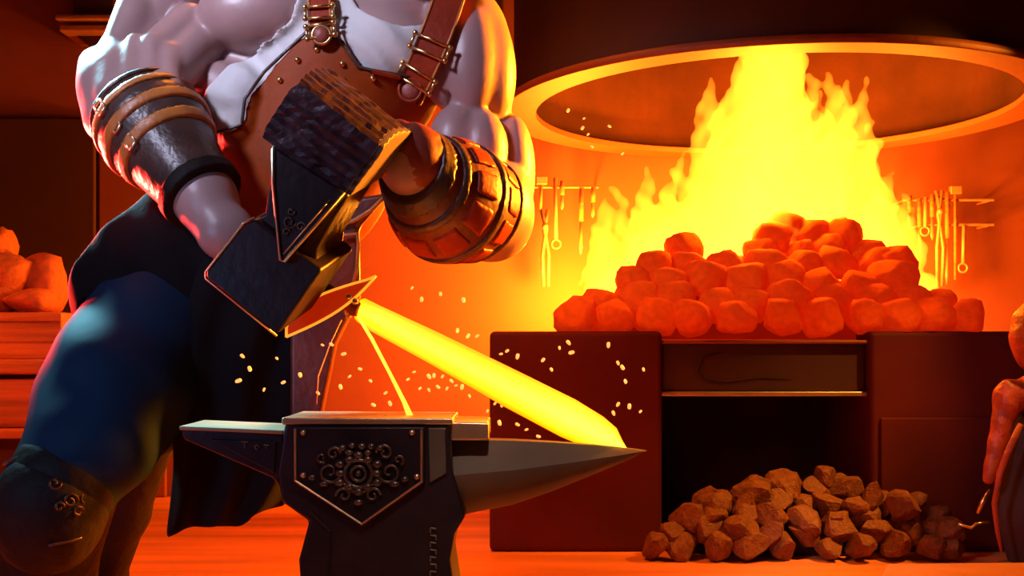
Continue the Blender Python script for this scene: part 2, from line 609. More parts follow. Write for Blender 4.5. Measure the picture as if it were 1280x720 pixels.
rock_meshes = [lump_mesh('rock', s + 40, cuts=14, lo=.5, hi=.85) for s in range(9)]
for me in rock_meshes:
    me.materials.append(M['rock'])
rnd = random.Random(9)
rows_r = [
    (680, 4.07, [820, 852, 893, 935, 985, 1030, 1080, 1120, 1160, 1190], 'front bottom row of the brown pile on the floor', 44),
    (666, 4.11, [843, 892, 925, 960, 1010, 1052, 1095, 1140, 1175], 'second row of the brown pile on the floor', 46),
    (649, 4.15, [858, 893, 940, 968, 1008, 1045, 1085, 1125, 1165], 'third row of the brown pile on the floor', 46),
    (630, 4.21, [890, 930, 975, 1005, 1040, 1072, 1105, 1140], 'fourth row of the brown pile on the floor', 46),
    (614, 4.27, [935, 985, 1020, 1055, 1085], 'upper row of the brown pile on the floor', 46),
]
for py, Y, xs, lab, sz in rows_r:
    for x in xs:
        s = (sz + rnd.uniform(-7, 9)) / F * Y
        pos = P(x + rnd.uniform(-5, 5), py + rnd.uniform(-4, 4), Y + rnd.uniform(-.02, .02))
        pos.z = s * .40 if py == 680 else max(pos.z, s * .40)
        if x < 870 or x > 1070:
            pos.y = min(pos.y, FY - .08)
        place_lump(rock_meshes, 'rock', pos, s * 1.02, rnd, 'rough brown lump in the %s' % lab, 'rock', lab)
for x, y, sz, Y, lab in ((987, 608, 62, 4.28, 'largest rounded brown rock sitting high in the floor pile'),
                      (1028, 598, 40, 4.30, 'small pointed rock at the very peak of the floor pile'),
                      (1050, 602, 30, 4.31, 'tiny bright-topped rock beside the peak of the floor pile'),
                      (938, 620, 58, 4.22, 'big squarish rock on the upper left slope of the floor pile'),
                      (893, 634, 52, 4.17, 'wedge-shaped rock on the left slope of the floor pile'),
                      (1132, 634, 54, 4.10, 'dark red rock on the right slope of the floor pile against the pier'),
                      (1183, 662, 46, 4.06, 'dark rock at the right end of the floor pile')):
    place_lump(rock_meshes, 'rock', P(x, y, Y), sz / F * Y, rnd, lab, 'rock', None)

mb = MB().blob((FX, 4.32, .0), (.37, .16, .19), 32)
mb.v = [(a_, b_, max(c_, .002)) for a_, b_, c_ in mb.v]
o = mb.build('slag', M['soot'], smooth=True)
tag(o, 'dark ash heaped under the brown rocks in the forge mouth', 'ash', kind='stuff')

# ---- flames: burning gas with real thickness
fl = Shape()
rf = random.Random(3)
def tongue(x0, x1, x2, ytip, w0, w1, Y, base=345):
    ps = []
    for i in range(7):
        t = i / 6
        x = (1 - t) ** 2 * x0 + 2 * t * (1 - t) * x1 + t * t * x2
        y = base + (ytip - base) * t
        ps.append((P(x + rf.uniform(-5, 5) * t, y, Y + rf.uniform(-.02, .02)), (w0 * (1 - t) ** .9 + w1 * t) / F * Y))
    for a, b in zip(ps, ps[1:]):
        fl.cone(a[0], b[0], a[1], b[1], .022)
T = [(755, 750, 757, 246, 26, 3), (778, 770, 790, 268, 26, 3), (815, 800, 812, 210, 34, 3), (835, 820, 840, 222, 34, 3), (850, 860, 850, 192, 26, 3),
     (870, 850, 868, 235, 40, 4), (905, 870, 876, 132, 40, 3), (915, 905, 888, 98, 40, 3), (925, 900, 905, 150, 50, 5), (935, 905, 932, 80, 60, 10),
     (1020, 1060, 1040, 92, 50, 4), (1010, 1040, 1026, 118, 50, 4), (1045, 1090, 1078, 98, 36, 3), (1050, 1075, 1062, 140, 40, 4), (1060, 1100, 1083, 158, 30, 3),
     (1075, 1110, 1078, 192, 36, 3), (1095, 1090, 1112, 218, 34, 3), (1110, 1135, 1128, 245, 30, 3), (1125, 1140, 1140, 262, 26, 3), (1080, 1085, 1096, 236, 36, 4),
     (895, 890, 903, 112, 30, 3), (1000, 1030, 1012, 95, 46, 5), (1088, 1060, 1090, 258, 34, 3), (800, 790, 768, 236, 20, 2), (1030, 1052, 1060, 104, 30, 2)]
for t in T:
    tongue(*t, 4.95 + rf.uniform(-.08, .08), base=352)
fl.cone(P(965, 360, 4.95), P(966, 190, 4.95), .25, .17, .06)
fl.cone(P(966, 190, 4.95), P(968, 20, 4.9), .17, .115, .05)
fl.cone(P(770, 372, 4.95), P(1140, 372, 4.95), .15, .12, .06)
fl.cone(P(840, 330, 4.95), P(1080, 330, 4.95), .2, .2, .06)
G, ax = fl.grid(.009, .02)
X = ax[0][:, None, None]; Y_ = ax[1][None, :, None]; Z = ax[2][None, None, :]
G = G + .016 * np.sin(X * 42 + 3 * np.sin(Z * 9)) * np.sin(Z * 26 + 2 * np.sin(X * 11)) + .008 * np.sin(X * 95 + Z * 23) * np.sin(Z * 61 - X * 31)
G = np.maximum(G, (fz(425) + .02) - Z)
o = nets_mesh('flames', G, ax, .009, M['flame'], None, 1)
tag(o, 'tall yellow fire roaring up from the coals into the hood', 'fire')

# ================================================================== HOOD
HC = P(962, 140, 4.62)
hz = 1.74
hood = empty('forge_hood', (HC.x, HC.y, hz), 'huge round iron hood hanging over the fire, glowing rim below', 'hood')
c0 = (HC.x, HC.y, 0)
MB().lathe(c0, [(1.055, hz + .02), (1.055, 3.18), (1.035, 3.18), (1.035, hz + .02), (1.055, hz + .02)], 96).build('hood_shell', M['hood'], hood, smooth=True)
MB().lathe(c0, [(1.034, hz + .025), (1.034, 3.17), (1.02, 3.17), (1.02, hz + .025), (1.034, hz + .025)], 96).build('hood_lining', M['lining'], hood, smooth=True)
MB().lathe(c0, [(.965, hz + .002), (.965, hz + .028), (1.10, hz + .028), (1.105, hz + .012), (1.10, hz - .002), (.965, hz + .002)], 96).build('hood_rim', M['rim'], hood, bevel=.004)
for sgn in (-1, 1):
    x = HC.x + sgn * 1.09
    y0 = HC.y + .02
    MB().box((min(x, x + sgn * .16), y0, hz + .0), (max(x, x + sgn * .16), y0 + .05, hz + .03)).build('bracket', M['hood'], hood, bevel=.004)

# ================================================================== SWORD + ANVIL
AY = 1.83
def pa(x, y, Y=AY): return P(x, y, Y)
anvil = empty('anvil', (pa(450, 600).x, 1.92, .30), 'big dark iron anvil with a long pointed horn and floral emblem plate', 'anvil')
DEP = .17
core = [(356, 527), (562, 527), (562, 566), (580, 646), (566, 680), (566, 740), (590, 830), (600, 797), (602, 830), (352, 830), (356, 780), (376, 740), (374, 690), (386, 650), (350, 628), (345, 592)]
core = [(356, 527), (562, 527), (566, 590), (582, 645), (568, 668), (563, 700), (570, 745), (600, 790), (606, 805), (340, 805), (346, 790), (376, 745), (373, 700), (386, 652), (352, 628), (346, 592)]
c_sm = core
MB().prism([pa(x, y) for x, y in c_sm], (0, DEP, 0)).build('anvil_body', M['iron'], anvil, bevel=.006, seg=3)
tp = [(352, 522), (566, 523), (566, 531), (352, 531)]
MB().prism([pa(x, y, AY - .004) for x, y in tp], (0, DEP + .008, 0)).build('face', M['iron_face'], anvil, bevel=.0025)
st = [(562, 527), (611, 528), (611, 551), (562, 551)]
MB().prism([pa(x, y, AY + .01) for x, y in st], (0, DEP - .02, 0)).build('step', M['iron_face'], anvil, bevel=.004)
# heel
hm = MB()
hm.prism([pa(x, y, AY + .015) for x, y in [(226, 535), (354, 541), (352, 612), (340, 597), (229, 549)]], (0, DEP - .03, 0))
hm.build('heel', M['iron'], anvil, bevel=.004)
MB().prism([pa(x, y, AY + .011) for x, y in [(224, 532.5), (354, 538), (354, 543), (224, 537.5)]], (0, DEP - .022, 0)).build('heel_face', M['iron_face'], anvil, bevel=.0015)
MB().prism([pa(x, y, AY + .008) for x, y in [(262, 549), (345, 552), (343, 592)]], (0, .01, 0)).build('heel_panel', M['plate'], anvil, bevel=.002)
# marks on the heel panel
mk = MB()
q = AY + .006
for pts in ([(302, 552), (310, 553)], [(306, 552), (306, 560)], [(318, 558), (321, 556), (324, 559), (321, 562), (318, 558)], [(330, 556), (336, 557)], [(333, 556), (333, 561)]):
    mk.tube([pa(x, y, q) for x, y in pts], .0014, 6)
mk.build('heel_mark', M['relief'], anvil)
# horn: round cone with a flattened top facet
hv, hf = [], []
st_ = [(562, 549, 648, .078), (590, 548.5, 641, .082), (640, 549.5, 631, .072), (690, 552, 614, .058), (740, 555.5, 594, .042), (780, 559.5, 577, .024), (800, 562, 567, .010), (808, 563, 564.5, .002)]
HS = [(-.30, 0), (-1, .40), (-.97, .46), (-.80, .74), (-.35, .96), (0, 1), (.35, .96), (.80, .74), (.97, .46), (1, .40), (.30, 0)]
NS = len(HS)
for (x, yt, yb, w) in st_:
    Yc = AY + DEP / 2
    t = pa(x, yt, Yc); bt = pa(x, yb, Yc)
    hh_ = t.z - bt.z
    for yy, zz in HS:
        hv.append((t.x, Yc + yy * w, t.z - zz * hh_))
for i in range(len(st_) - 1):
    for k in range(NS):
        hf.append((i * NS + k, i * NS + (k + 1) % NS, (i + 1) * NS + (k + 1) % NS, (i + 1) * NS + k))
hf.append(tuple(reversed(range(NS)))); hf.append(tuple(range((len(st_) - 1) * NS, len(st_) * NS)))
MB().add(hv, hf).build('horn', M['horn_steel'], anvil, bevel=.0015)
# shield plate and emblem
pl_ = [(366, 534), (531, 534), (531, 604), (452, 660), (374, 604)]
MB().prism([pa(x, y, AY - .012) for x, y in pl_], (0, .014, 0)).build('shield_plate', M['plate'], anvil, bevel=.003)
fr = MB()
loop = [(369, 536), (369, 601), (452, 655), (527, 602), (527, 537)]
fr.tube([pa(x, y, AY - .013) for x, y in loop], .0022, 6)
fr.build('plate_edging', M['iron_face'], anvil)
em = MB()
q = AY - .017
cx, cy = 448, 592
for R, r in ((17, .0035), (9, .003)):
    em.ring(pa(cx, cy, q), R / F * AY, r)
em.blob(pa(cx, cy, q), .006)
re_ = random.Random(4)
for k in range(12):
    a = 2 * math.pi * k / 12
    rr = 27 if k % 2 else 23
    c = pa(cx + rr * math.cos(a), cy + rr * .85 * math.sin(a), q)
    em.blob(c, (.0085, .006, .007))
def spiral(x, y, r, turns, s=1, a0=0):
    pts, rd = [], []
    for i in range(22):
        t = i / 21
        a = a0 + s * t * turns * 2 * math.pi
        pts.append(pa(x + r * (1 - .8 * t) * math.cos(a), y + r * (1 - .8 * t) * math.sin(a), q)); rd.append(.0032 * (1 - .4 * t))
    em.tube(pts, rd, 6)
spiral(412, 590, 15, 1.3, 1, 0); spiral(487, 590, 15, 1.3, -1, math.pi)
spiral(417, 567, 9, 1.2, -1, 0); spiral(481, 566, 11, 1.2, 1, math.pi)
spiral(430, 619, 10, 1.2, 1, 3); spiral(466, 619, 10, 1.2, -1, 0)
spiral(402, 572, 7, 1, 1, 1); spiral(498, 575, 7, 1, -1, 1)
for (x, y) in ((428, 560), (440, 557), (452, 558), (464, 558), (475, 560), (405, 605), (493, 605), (448, 628), (436, 566), (460, 566), (448, 568), (390, 597), (506, 599)):
    em.blob(pa(x, y, q), (.006 + .003 * re_.random(), .005, .0055))
em.tube([pa(x, y, q) for x, y in ((425, 598), (436, 612), (448, 618), (460, 612), (472, 598))], .0028, 6)
em.build('emblem', M['relief'], anvil, smooth=True)
sc_ = MB()
for x, y in ((379, 594), (521, 596), (515, 541), (379, 541)):
    sc_.blob(pa(x, y, AY - .014), .005)
sc_.build('plate_rivets', M['iron_face'], anvil, smooth=True)
# side strip beside the plate
MB().prism([pa(x, y, AY - .006) for x, y in [(535, 535), (556, 535), (558, 592), (537, 604)]], (0, .008, 0)).build('side_strip', M['horn_steel'], anvil, bevel=.002)
# raised marks down the waist
rm = MB()
for i, y in enumerate(range(660, 715, 9)):
    rm.tube([pa(538, y, AY - .003), pa(545, y + 1, AY - .003)], .0016, 6)
    rm.tube([pa(538 + (i % 2) * 7, y, AY - .003), pa(538 + (i % 2) * 7, y + 6, AY - .003)], .0016, 6)
rm.build('waist_mark', M['horn_steel'], anvil)
# left edge fillet of waist
MB().tube([pa(x, y, AY - .001) for x, y in ((388, 640), (412, 664), (412, 690), (409, 740))], .003, 6).build('waist_seam', M['plate'], anvil)

stump = empty('tree_stump', (pa(470, 700).x, 1.92, 0), 'thick wooden stump under the dark iron anvil', 'stump')
zb = pa(400, 805).z
MB().lathe((pa(470, 700).x, 1.92, 0), [(.27, 0), (.25, .05), (.24, .2), (.235, zb - .005), (.22, zb), (.001, zb)], 40).build('log', M['wood'], stump, smooth=True)
MB().lathe((pa(470, 700).x, 1.92, 0), [(.240, .18), (.252, .18), (.252, .22), (.240, .22)], 40).build('hoop', M['iron'], stump)

# ---- sword
tipY, gY = AY + DEP / 2, 2.12
tip = P(783, 560, tipY); grd = P(447, 386, gY)
d = (grd - tip).normalized()
hz_top = pa(778, 559.3, AY + DEP / 2).z
sword = empty('sword', grd, 'glowing yellow sword blade resting its tip on the anvil horn', 'sword')
nrm = d.cross(Vector((0, 1, 0))).normalized()       # across the blade, roughly vertical
if nrm.z < 0: nrm = -nrm
nrm = (nrm * .93 + Vector((0, -.3, 0))).normalized(); nrm = (nrm - d * nrm.dot(d)).normalized()
th = d.cross(nrm).normalized()
L_ = (grd - tip).length
bm_v, bm_f, heat = [], [], []
secs = [(0, .001, 0), (.02, .010, .001), (.05, .024, .0025), (.10, .031, .004), (.2, .036, .005), (.4, .0355, .0055), (.7, .030, .006), (.93, .0265, .006), (.985, .024, .006), (1, .020, .005)]
cs = [(-1, 0, 0.0), (-.72, .55, .45), (-.35, .9, .7), (0, 1.0, 1.0), (.35, .9, .8), (.72, .55, .5), (1, 0, .05), (.72, -.55, .5), (.35, -.9, .8), (0, -1, 1.0), (-.35, -.9, .7), (-.72, -.55, .45)]
for t, w, hth in secs:
    c = tip + d * L_ * t
    for a_, b_, ht in cs:
        jag = random.uniform(-.0015, .0015) if abs(a_) == 1 else 0
        bm_v.append(c + nrm * (a_ * w + jag) + th * b_ * hth); heat.append(ht * (1.0 - .35 * t) + (.1 if t < .3 else 0))
n = len(cs)
for i in range(len(secs) - 1):
    for k in range(n):
        bm_f.append((i * n + k, i * n + (k + 1) % n, (i + 1) * n + (k + 1) % n, (i + 1) * n + k))
bm_f.append(tuple(reversed(range(n)))); bm_f.append(tuple(range((len(secs) - 1) * n, len(secs) * n)))
me = bpy.data.meshes.new('blade'); me.from_pydata([tuple(v) for v in bm_v], [], bm_f)
at_ = me.attributes.new('hotness', 'FLOAT', 'POINT'); at_.data.foreach_set('value', heat)
finish('blade', me, M['blade'], sword, smooth=True)
MB().tube([grd - d * .006, grd + d * .012, grd + d * .022, grd + d * .04], [.014, .019, .014, .016], 12).build('collar', M['strap'], sword, bevel=.002)
kn = MB()
for t, o_ in ((.004, .014), (.014, -.012), (.02, .016), (.008, -.018)):
    kn.blob(grd + d * t + nrm * o_ - th * .01, .007)
kn.build('guard_knob', M['brass'], sword, smooth=True)
# crescent guard: a broad curved leather-backed plate
g0, g1 = P(358, 421, 2.08), P(470, 345, 2.13)
gm = MB(); out = []; inn = []
for i in range(13):
    t = i / 12
    c = g0.lerp(g1, t)
    bow = math.sin(math.pi * t)
    out.append(c - d * (.018 * bow)); inn.append(c + d * (.055 * math.sin(math.pi * min(1, t * 1.05)) ** .8 * (1 - .55 * t)))
outl = out + inn[::-1][1:-1]
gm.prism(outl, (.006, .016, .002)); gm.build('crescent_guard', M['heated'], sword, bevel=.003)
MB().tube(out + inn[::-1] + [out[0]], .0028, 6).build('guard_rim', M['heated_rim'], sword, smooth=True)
MB().tube([grd + d * .03, grd + d * .10, grd + d * .20, grd + d * .235], [.016, .019, .017, .02], 12).build('grip', M['dark_leather'], sword, smooth=True)

# glowing threads of molten metal running off the hilt
o = MB().tube([P(449, 398, 2.09), P(465, 424, 2.04), P(487, 466, 1.99), P(505, 502, 1.94), P(513, 521.5, 1.90)], [.003, .0035, .0032, .004, .006], 8).build('molten_drip', M['hot'], smooth=True)
tag(o, 'bright orange molten streak running down onto the anvil face', 'molten metal')
o = MB().tube([P(427, 400, 2.14), P(412, 432, 2.12), P(398, 470, 2.10), P(396, 505, 2.08)], [.0008, .0009, .0013, .0006], 6).build('molten_drip', M['faint'], smooth=True)
tag(o, 'thin faint glowing thread falling in front of the dark apron', 'molten metal')

# ================================================================== PERSON
man = empty('person', (P(230, 430, 2.5).x, 2.55, 0), 'muscular person in a leather apron, forearm cuffs and blue trousers at the anvil', 'person')
torso = Shape()
torso.ell(P(425, 90, 2.53), (.215, .15, .20), .05)
torso.ell(P(385, 205, 2.53), (.175, .135, .20), .08)
torso.ell(P(310, 330, 2.56), (.185, .145, .17), .08)
torso.ell(P(400, 10, 2.58), (.27, .12, .12), .05)
torso.ell(P(300, 130, 2.54), (.09, .11, .17), .05)
torso.ell(P(322, 18, 2.44), (.130, .085, .085), .008)
torso.cone(P(250, 95, 2.46), P(300, 120, 2.44), .05, .06, .008)
torso.cone(P(252, 135, 2.46), P(300, 150, 2.44), .04, .05, .008)
torso.cone(P(400, -6, 2.44), P(470, 12, 2.43), .022, .022, .012)
torso.cone(P(560, -8, 2.44), P(490, 14, 2.43), .022, .022, .012)
torso.ell(P(490, 55, 2.44), (.105, .075, .085), .03)
arms = Shape()      # viewer-left arm
RA = Shape()
RA.ell(P(212, 8, 2.55), (.108, .11, .105), .03)
RA.cone(P(205, 25, 2.55), P(150, 98, 2.44), .088, .075, .03)
RA.cone(P(172, 18, 2.47), P(150, 62, 2.42), .050, .040, .008)
RA.cone(P(262, 42, 2.47), P(212, 92, 2.37), .052, .050, .006)        # biceps
RA.cone(P(238, 30, 2.46), P(196, 66, 2.38), .046, .044, .006)
RA.cone(P(150, 62, 2.395), P(146, 116, 2.325), .024, .030, .010)        # forearm muscle strands
RA.cone(P(170, 54, 2.375), P(170, 118, 2.305), .022, .027, .009)
RA.cone(P(190, 56, 2.36), P(192, 118, 2.295), .022, .027, .009)
RA.cone(P(212, 66, 2.36), P(214, 116, 2.30), .022, .026, .009)
RA.cone(P(124, 84, 2.42), P(136, 150, 2.37), .044, .052, .006)
RA.cone(P(150, 108, 2.40), P(193, 162, 2.33), .082, .096, .03)
RA.cone(P(193, 162, 2.33), P(256, 248, 2.24), .096, .060, .03)
LA = Shape()
LA.ell(P(578, 62, 2.50), (.108, .105, .145), .02)
LA.ell(P(553, 62, 2.435), (.052, .055, .125), .014)
LA.ell(P(588, 80, 2.43), (.062, .060, .125), .012)
LA.ell(P(618, 92, 2.47), (.048, .065, .115), .014)
LA.cone(P(596, 140, 2.51), P(618, 240, 2.48), .070, .075, .02)
LA.ell(P(570, 180, 2.42), (.060, .062, .085), .010)
LA.ell(P(604, 190, 2.415), (.054, .060, .090), .010)
LA.ell(P(642, 215, 2.48), (.048, .075, .125), .012)
LA.ell(P(632, 250, 2.43), (.055, .065, .090), .006)
LA.ell(P(618, 278, 2.44), (.080, .08, .082), .02)
LA.cone(P(606, 266, 2.42), P(560, 250, 2.28), .098, .108, .03)
LA.cone(P(560, 250, 2.28), P(515, 205, 2.17), .105, .058, .03)

def fist(S, c, axis, toward_wrist, side, r=.034, fr=.0115, sc=1.0):
    """four fingers and a thumb closed round a bar through c along axis"""
    axis = Vector(axis).normalized()
    v = -(Vector(toward_wrist) - axis * Vector(toward_wrist).dot(axis)).normalized()
    u = Vector(side); u = (u - axis * u.dot(axis)); u = (u - v * u.dot(v)).normalized()
    c = Vector(c)
    R = [list(axis), list(u), list(v)]
    S.ell(c + u * .036 * sc - v * .020 * sc, (.046 * sc, .018 * sc, .050 * sc), .012, R)
    for i in range(4):
        off = axis * ((i - 1.5) * .0235 * sc)
        ln = (1.0, 1.05, 1.0, .88)[i]
        pts = []
        for ang in (25, 75, 135, 195, 235):
            a = math.radians(ang * ln if ang > 100 else ang)
            rr = r * sc * (1.12 if ang == 75 else 1)
            pts.append(c + off + (u * math.cos(a) + v * math.sin(a)) * rr)
        rads = [fr * 1.15, fr * 1.1, fr, fr * .95, fr * .8]
        for k in range(4):
            S.cone(pts[k], pts[k + 1], rads[k] * sc, rads[k + 1] * sc, .004)
    pts = []
    for ang, o_ in ((-25, .034), (-70, .040), (-120, .034), (-165, .022)):
        a = math.radians(ang)
        pts.append(c + axis * o_ * sc + (u * math.cos(a) + v * math.sin(a)) * r * sc * 1.15)
    for k in range(3):
        S.cone(pts[k], pts[k + 1], (.016, .014, .012)[k] * sc, (.014, .012, .010)[k] * sc, .005)

RH = Shape()
gc = grd + d * .20
RH.cone(P(256, 248, 2.24), P(278, 290, 2.21), .056, .052, .03)
fist(RH, gc, -d, (-.05, .04, .12), (-.3, -.6, .3), r=.032, sc=1.12)
RH.ell(P(288, 292, 2.20), (.05, .035, .055), .02)
hc = P(512, 196, 2.175)
haxis = Vector((.85, .22, -.38)).normalized()
LH = Shape()
LH.cone(P(515, 205, 2.17), P(524, 200, 2.17), .055, .05, .03)
fist(LH, hc, haxis, (.12, .06, -.02), (.1, .7, .4), r=.036, sc=1.2)
LH.ell(P(520, 197, 2.15), (.045, .042, .06), .02)

legs = Shape()
hipR, kneeR, ankR = P(215, 370, 2.52), P(82, 598, 2.22), Vector((-1.06, 2.45, .10))
legs.cone(hipR, kneeR.lerp(hipR, .45), .145, .135, .04)
legs.cone(kneeR.lerp(hipR, .45), kneeR, .135, .095, .04)
legs.ell(P(135, 545, 2.25), (.085, .08, .11), .03)
hipL, kneeL, ankL = P(330, 385, 2.62), P(178, 545, 2.74), Vector((-1.06, 3.08, .14))
legs.cone(hipL, kneeL, .12, .065, .04)
ankL = P(126, 725, 3.02)
shR = Shape(); shR.cone(kneeR, ankR.lerp(kneeR, .5), .088, .075, .03); shR.cone(ankR.lerp(kneeR, .5), ankR, .075, .048, .03)
shR.cone(ankR, Vector((-1.10, 2.22, .04)), .05, .035, .03)
shL = Shape(); shL.cone(kneeL, ankL.lerp(kneeL, .5), .060, .050, .03); shL.cone(ankL.lerp(kneeL, .5), ankL, .050, .040, .03)
shL.cone(ankL, Vector((ankL.x + .02, ankL.y - .2, .04)), .048, .035, .03)

HDC = P(510, -88, 2.42)
head = Shape()
head.cone(P(465, -5, 2.52), P(500, -55, 2.46), .085, .07, .03)
head.ell(HDC, (.083, .10, .12), .03)
head.ell(HDC + Vector((0, -.03, -.06)), (.062, .065, .065), .03)
head.cone(HDC + Vector((0, -.095, .015)), HDC + Vector((0, -.118, -.022)), .010, .016, .01)     # nose
head.cone(HDC + Vector((-.045, -.082, .028)), HDC + Vector((.045, -.082, .028)), .015, .015, .015)  # brow
for s_ in (-1, 1):
    head.ell(HDC + Vector((s_ * .086, .0, -.008)), (.012, .022, .034), .006)
    head.ell(HDC + Vector((s_ * .042, -.072, -.018)), (.024, .02, .02), .015)
    head.cone(HDC + Vector((-.022, -.098, -.058)), HDC + Vector((.022, -.098, -.058)), .008, .008, .006)

def joined(*ss):
    r = Shape()
    for s_ in ss: r.p += s_.p
    return r

body = joined(torso, head, RA, LA, RH, LH, legs, shR, shL)
BH = .0068
G, ax = body.grid(BH, .02)
nets_mesh('body', G, ax, BH, M['skin'], man, 1)

def front_y(x, z, S, off=0.0, y0=2.0, y1=2.6):
    ys = np.arange(y0, y1, .003)
    g = S.at(np.full_like(ys, x), ys, np.full_like(ys, z)) - off
    i = np.argmax(g < 0)
    return float(ys[i]) if (g < 0).any() else y1 - .15

upper = joined(torso)
# white vest
poly = outline([(372, -60), (374, 10), (362, 34), (330, 56), (292, 76), (270, 100), (238, 140), (235, 300), (500, 300), (552, 170), (560, 60), (590, -60), (560, -60), (552, 10), (530, 36), (500, 38), (470, 28), (440, 4), (425, -60)], 2.40, 1)
G, ax = upper.grid(.0055, .02, lo=[-9, -9, H - (290 - HY) / F * 2.4], hi=[9, 9, P(0, -45, 2.4).z], off=.009)
X = ax[0][:, None, None]; Z = ax[2][None, None, :]
fold = .0045 * np.sin((X * 60 + Z * 75) + 1.5 * np.sin(X * 25))
G = np.maximum(G + fold * np.ones_like(G), poly_sd(poly, ax))
nets_mesh('vest', G.astype(np.float32), ax, .0055, M['white_cloth'], man, 1)
# leather bib
poly = outline([(385, 36), (402, 44), (428, 52), (448, 84), (478, 90), (520, 98), (545, 96), (538, 150), (520, 190), (486, 240), (448, 290), (446, 345), (250, 345), (262, 250), (262, 165), (302, 156), (306, 124), (330, 90)], 2.36, 1)
G, ax = upper.grid(.0055, .02, off=.020)
Yg = ax[1][None, :, None]
X = ax[0][:, None, None]; Z = ax[2][None, None, :]
G = np.maximum(np.maximum(G, poly_sd(poly, ax)), Yg - 2.53)
bib = nets_mesh('apron_bib', G.astype(np.float32), ax, .0055, M['apron'], man, 1)
tub = MB()
edge = [(250, 330), (262, 250), (264, 168), (302, 156), (306, 124), (330, 90), (385, 38), (402, 44), (428, 52), (448, 84), (478, 90), (520, 97)]
def on_front(x, y, S=upper, off=.022, Yg=2.38):
    for _ in range(3):
        p = P(x, y, Yg); Yg = front_y(p.x, p.z, S, off)
    return P(x, y, Yg)
def dense(pts, n=6):
    r = []
    for a_, b_ in zip(pts, pts[1:]):
        r += [(a_[0] + (b_[0] - a_[0]) * i / n, a_[1] + (b_[1] - a_[1]) * i / n) for i in range(n)]
    return r + [pts[-1]]
MB().tube([on_front(x, y) for x, y in dense(edge)], .0035, 6).build('bib_piping', M['dark_leather'], bib, smooth=True)
for x, y in ((372, 75), (428, 80), (428, 99), (466, 98), (396, 62), (350, 100)):
    MB().blob(on_front(x, y, off=.023), .0065).build('bib_rivet', M['brass'], bib, smooth=True)
MB().tube([on_front(x, y, off=.024) for x, y in dense([(466, 89), (500, 97)], 4)], .006, 6).build('bib_tab', M['strap'], bib)

def ribbon(name, pts, width, m, parent, thick=.006, off=.02, S=upper):
    c = [on_front(x, y, S, off) for x, y in dense(pts, 5)]
    for _ in range(8):
        c = [c[0]] + [(c[i - 1] + c[i] * 2 + c[i + 1]) / 4 for i in range(1, len(c) - 1)] + [c[-1]]
    v, f = [], []
    for i, p in enumerate(c):
        t = (c[min(i + 1, len(c) - 1)] - c[max(i - 1, 0)]).normalized()
        w = t.cross(Vector((0, 1, 0))).normalized() * width / 2
        nn = w.cross(t).normalized()
        if nn.y > 0: nn = -nn
        for a_, b_ in ((-1, 0), (-1, 1), (1, 1), (1, 0)):
            v.append(p + w * a_ + nn * thick * b_)
    for i in range(len(c) - 1):
        for k in range(4):
            f.append((i * 4 + k, (i + 1) * 4 + k, (i + 1) * 4 + (k + 1) % 4, i * 4 + (k + 1) % 4))
    f.append((0, 1, 2, 3)); nl = (len(c) - 1) * 4; f.append((nl + 3, nl + 2, nl + 1, nl))
    return MB().add(v, f).build(name, m, parent, bevel=.0015), c

SS = joined(torso, Shape(LA.p[:1] + RA.p[:1]), Shape(head.p[:1]))
strapL, cL = ribbon('shoulder_strap', [(572, -45), (562, 0), (545, 45), (528, 85), (510, 122)], .062, M['strap'], man, off=.029, S=SS)
strapR, cR = ribbon('shoulder_strap', [(398, -45), (400, 0), (400, 30), (403, 48)], .045, M['strap'], man, off=.029, S=SS)
def edge_line(c, width, par):
    mb_ = MB()
    for s_ in (-1, 1):
        pts = []
        for i, p in enumerate(c):
            t = (c[min(i + 1, len(c) - 1)] - c[max(i - 1, 0)]).normalized()
            pts.append(p + t.cross(Vector((0, 1, 0))).normalized() * width / 2 * s_ + Vector((0, -.006, 0)))
        mb_.tube(pts, .003, 6)
    mb_.build('strap_edging', M['tan_leather'], par, smooth=True)
edge_line(cL, .062, strapL); edge_line(cR, .045, strapR)

def buckle(c, t, w, h, par, m=M['brass']):
    t = Vector(t).normalized(); s_ = t.cross(Vector((0, 1, 0))).normalized()
    nn = Vector((0, -.014, 0))
    q = [c + s_ * w / 2 + t * h / 2 + nn, c + s_ * w / 2 - t * h / 2 + nn, c - s_ * w / 2 - t * h / 2 + nn, c - s_ * w / 2 + t * h / 2 + nn]
    mb_ = MB()
    for i in range(4): mb_.tube([q[i], q[(i + 1) % 4]], .0034, 8)
    for p in q: mb_.blob(p, .006)
    return mb_.build('buckle', m, par, smooth=True)
for k in (12, 17):
    buckle(cL[k], cL[k] - cL[k - 1], .080, .030, strapL)
mb_ = MB(); mb_.ring(cL[-2] + Vector((0, -.016, 0)), .024, .004); mb_.build('end_ring', M['strap'], strapL, smooth=True)
MB().blob(cL[-2] + Vector((0, -.012, 0)), (.021, .008, .021)).build('end_disc', M['glove'], strapL, smooth=True)
for k in (8, 13):
    buckle(cR[k], cR[k] - cR[k - 1], .058, .028, strapR)
mb_ = MB(); mb_.ring(cR[-1] + Vector((0, -.012, .004)), .019, .0035); mb_.build('end_ring', M['brass'], strapR, smooth=True)
MB().blob(cR[-1] + Vector((0, -.012, .004)), (.018, .008, .018)).build('end_disc', M['glove'], strapR, smooth=True)

# forearm cuffs
def around(ax, A, B):
    d_ = (B - A).normalized(); u_ = d_.orthogonal().normalized(); w_ = d_.cross(u_)
    q = [ax[0][:, None, None] - A[0], ax[1][None, :, None] - A[1], ax[2][None, None, :] - A[2]]
    return np.arctan2(sum(q[i] * w_[i] for i in range(3)), sum(q[i] * u_[i] for i in range(3)))


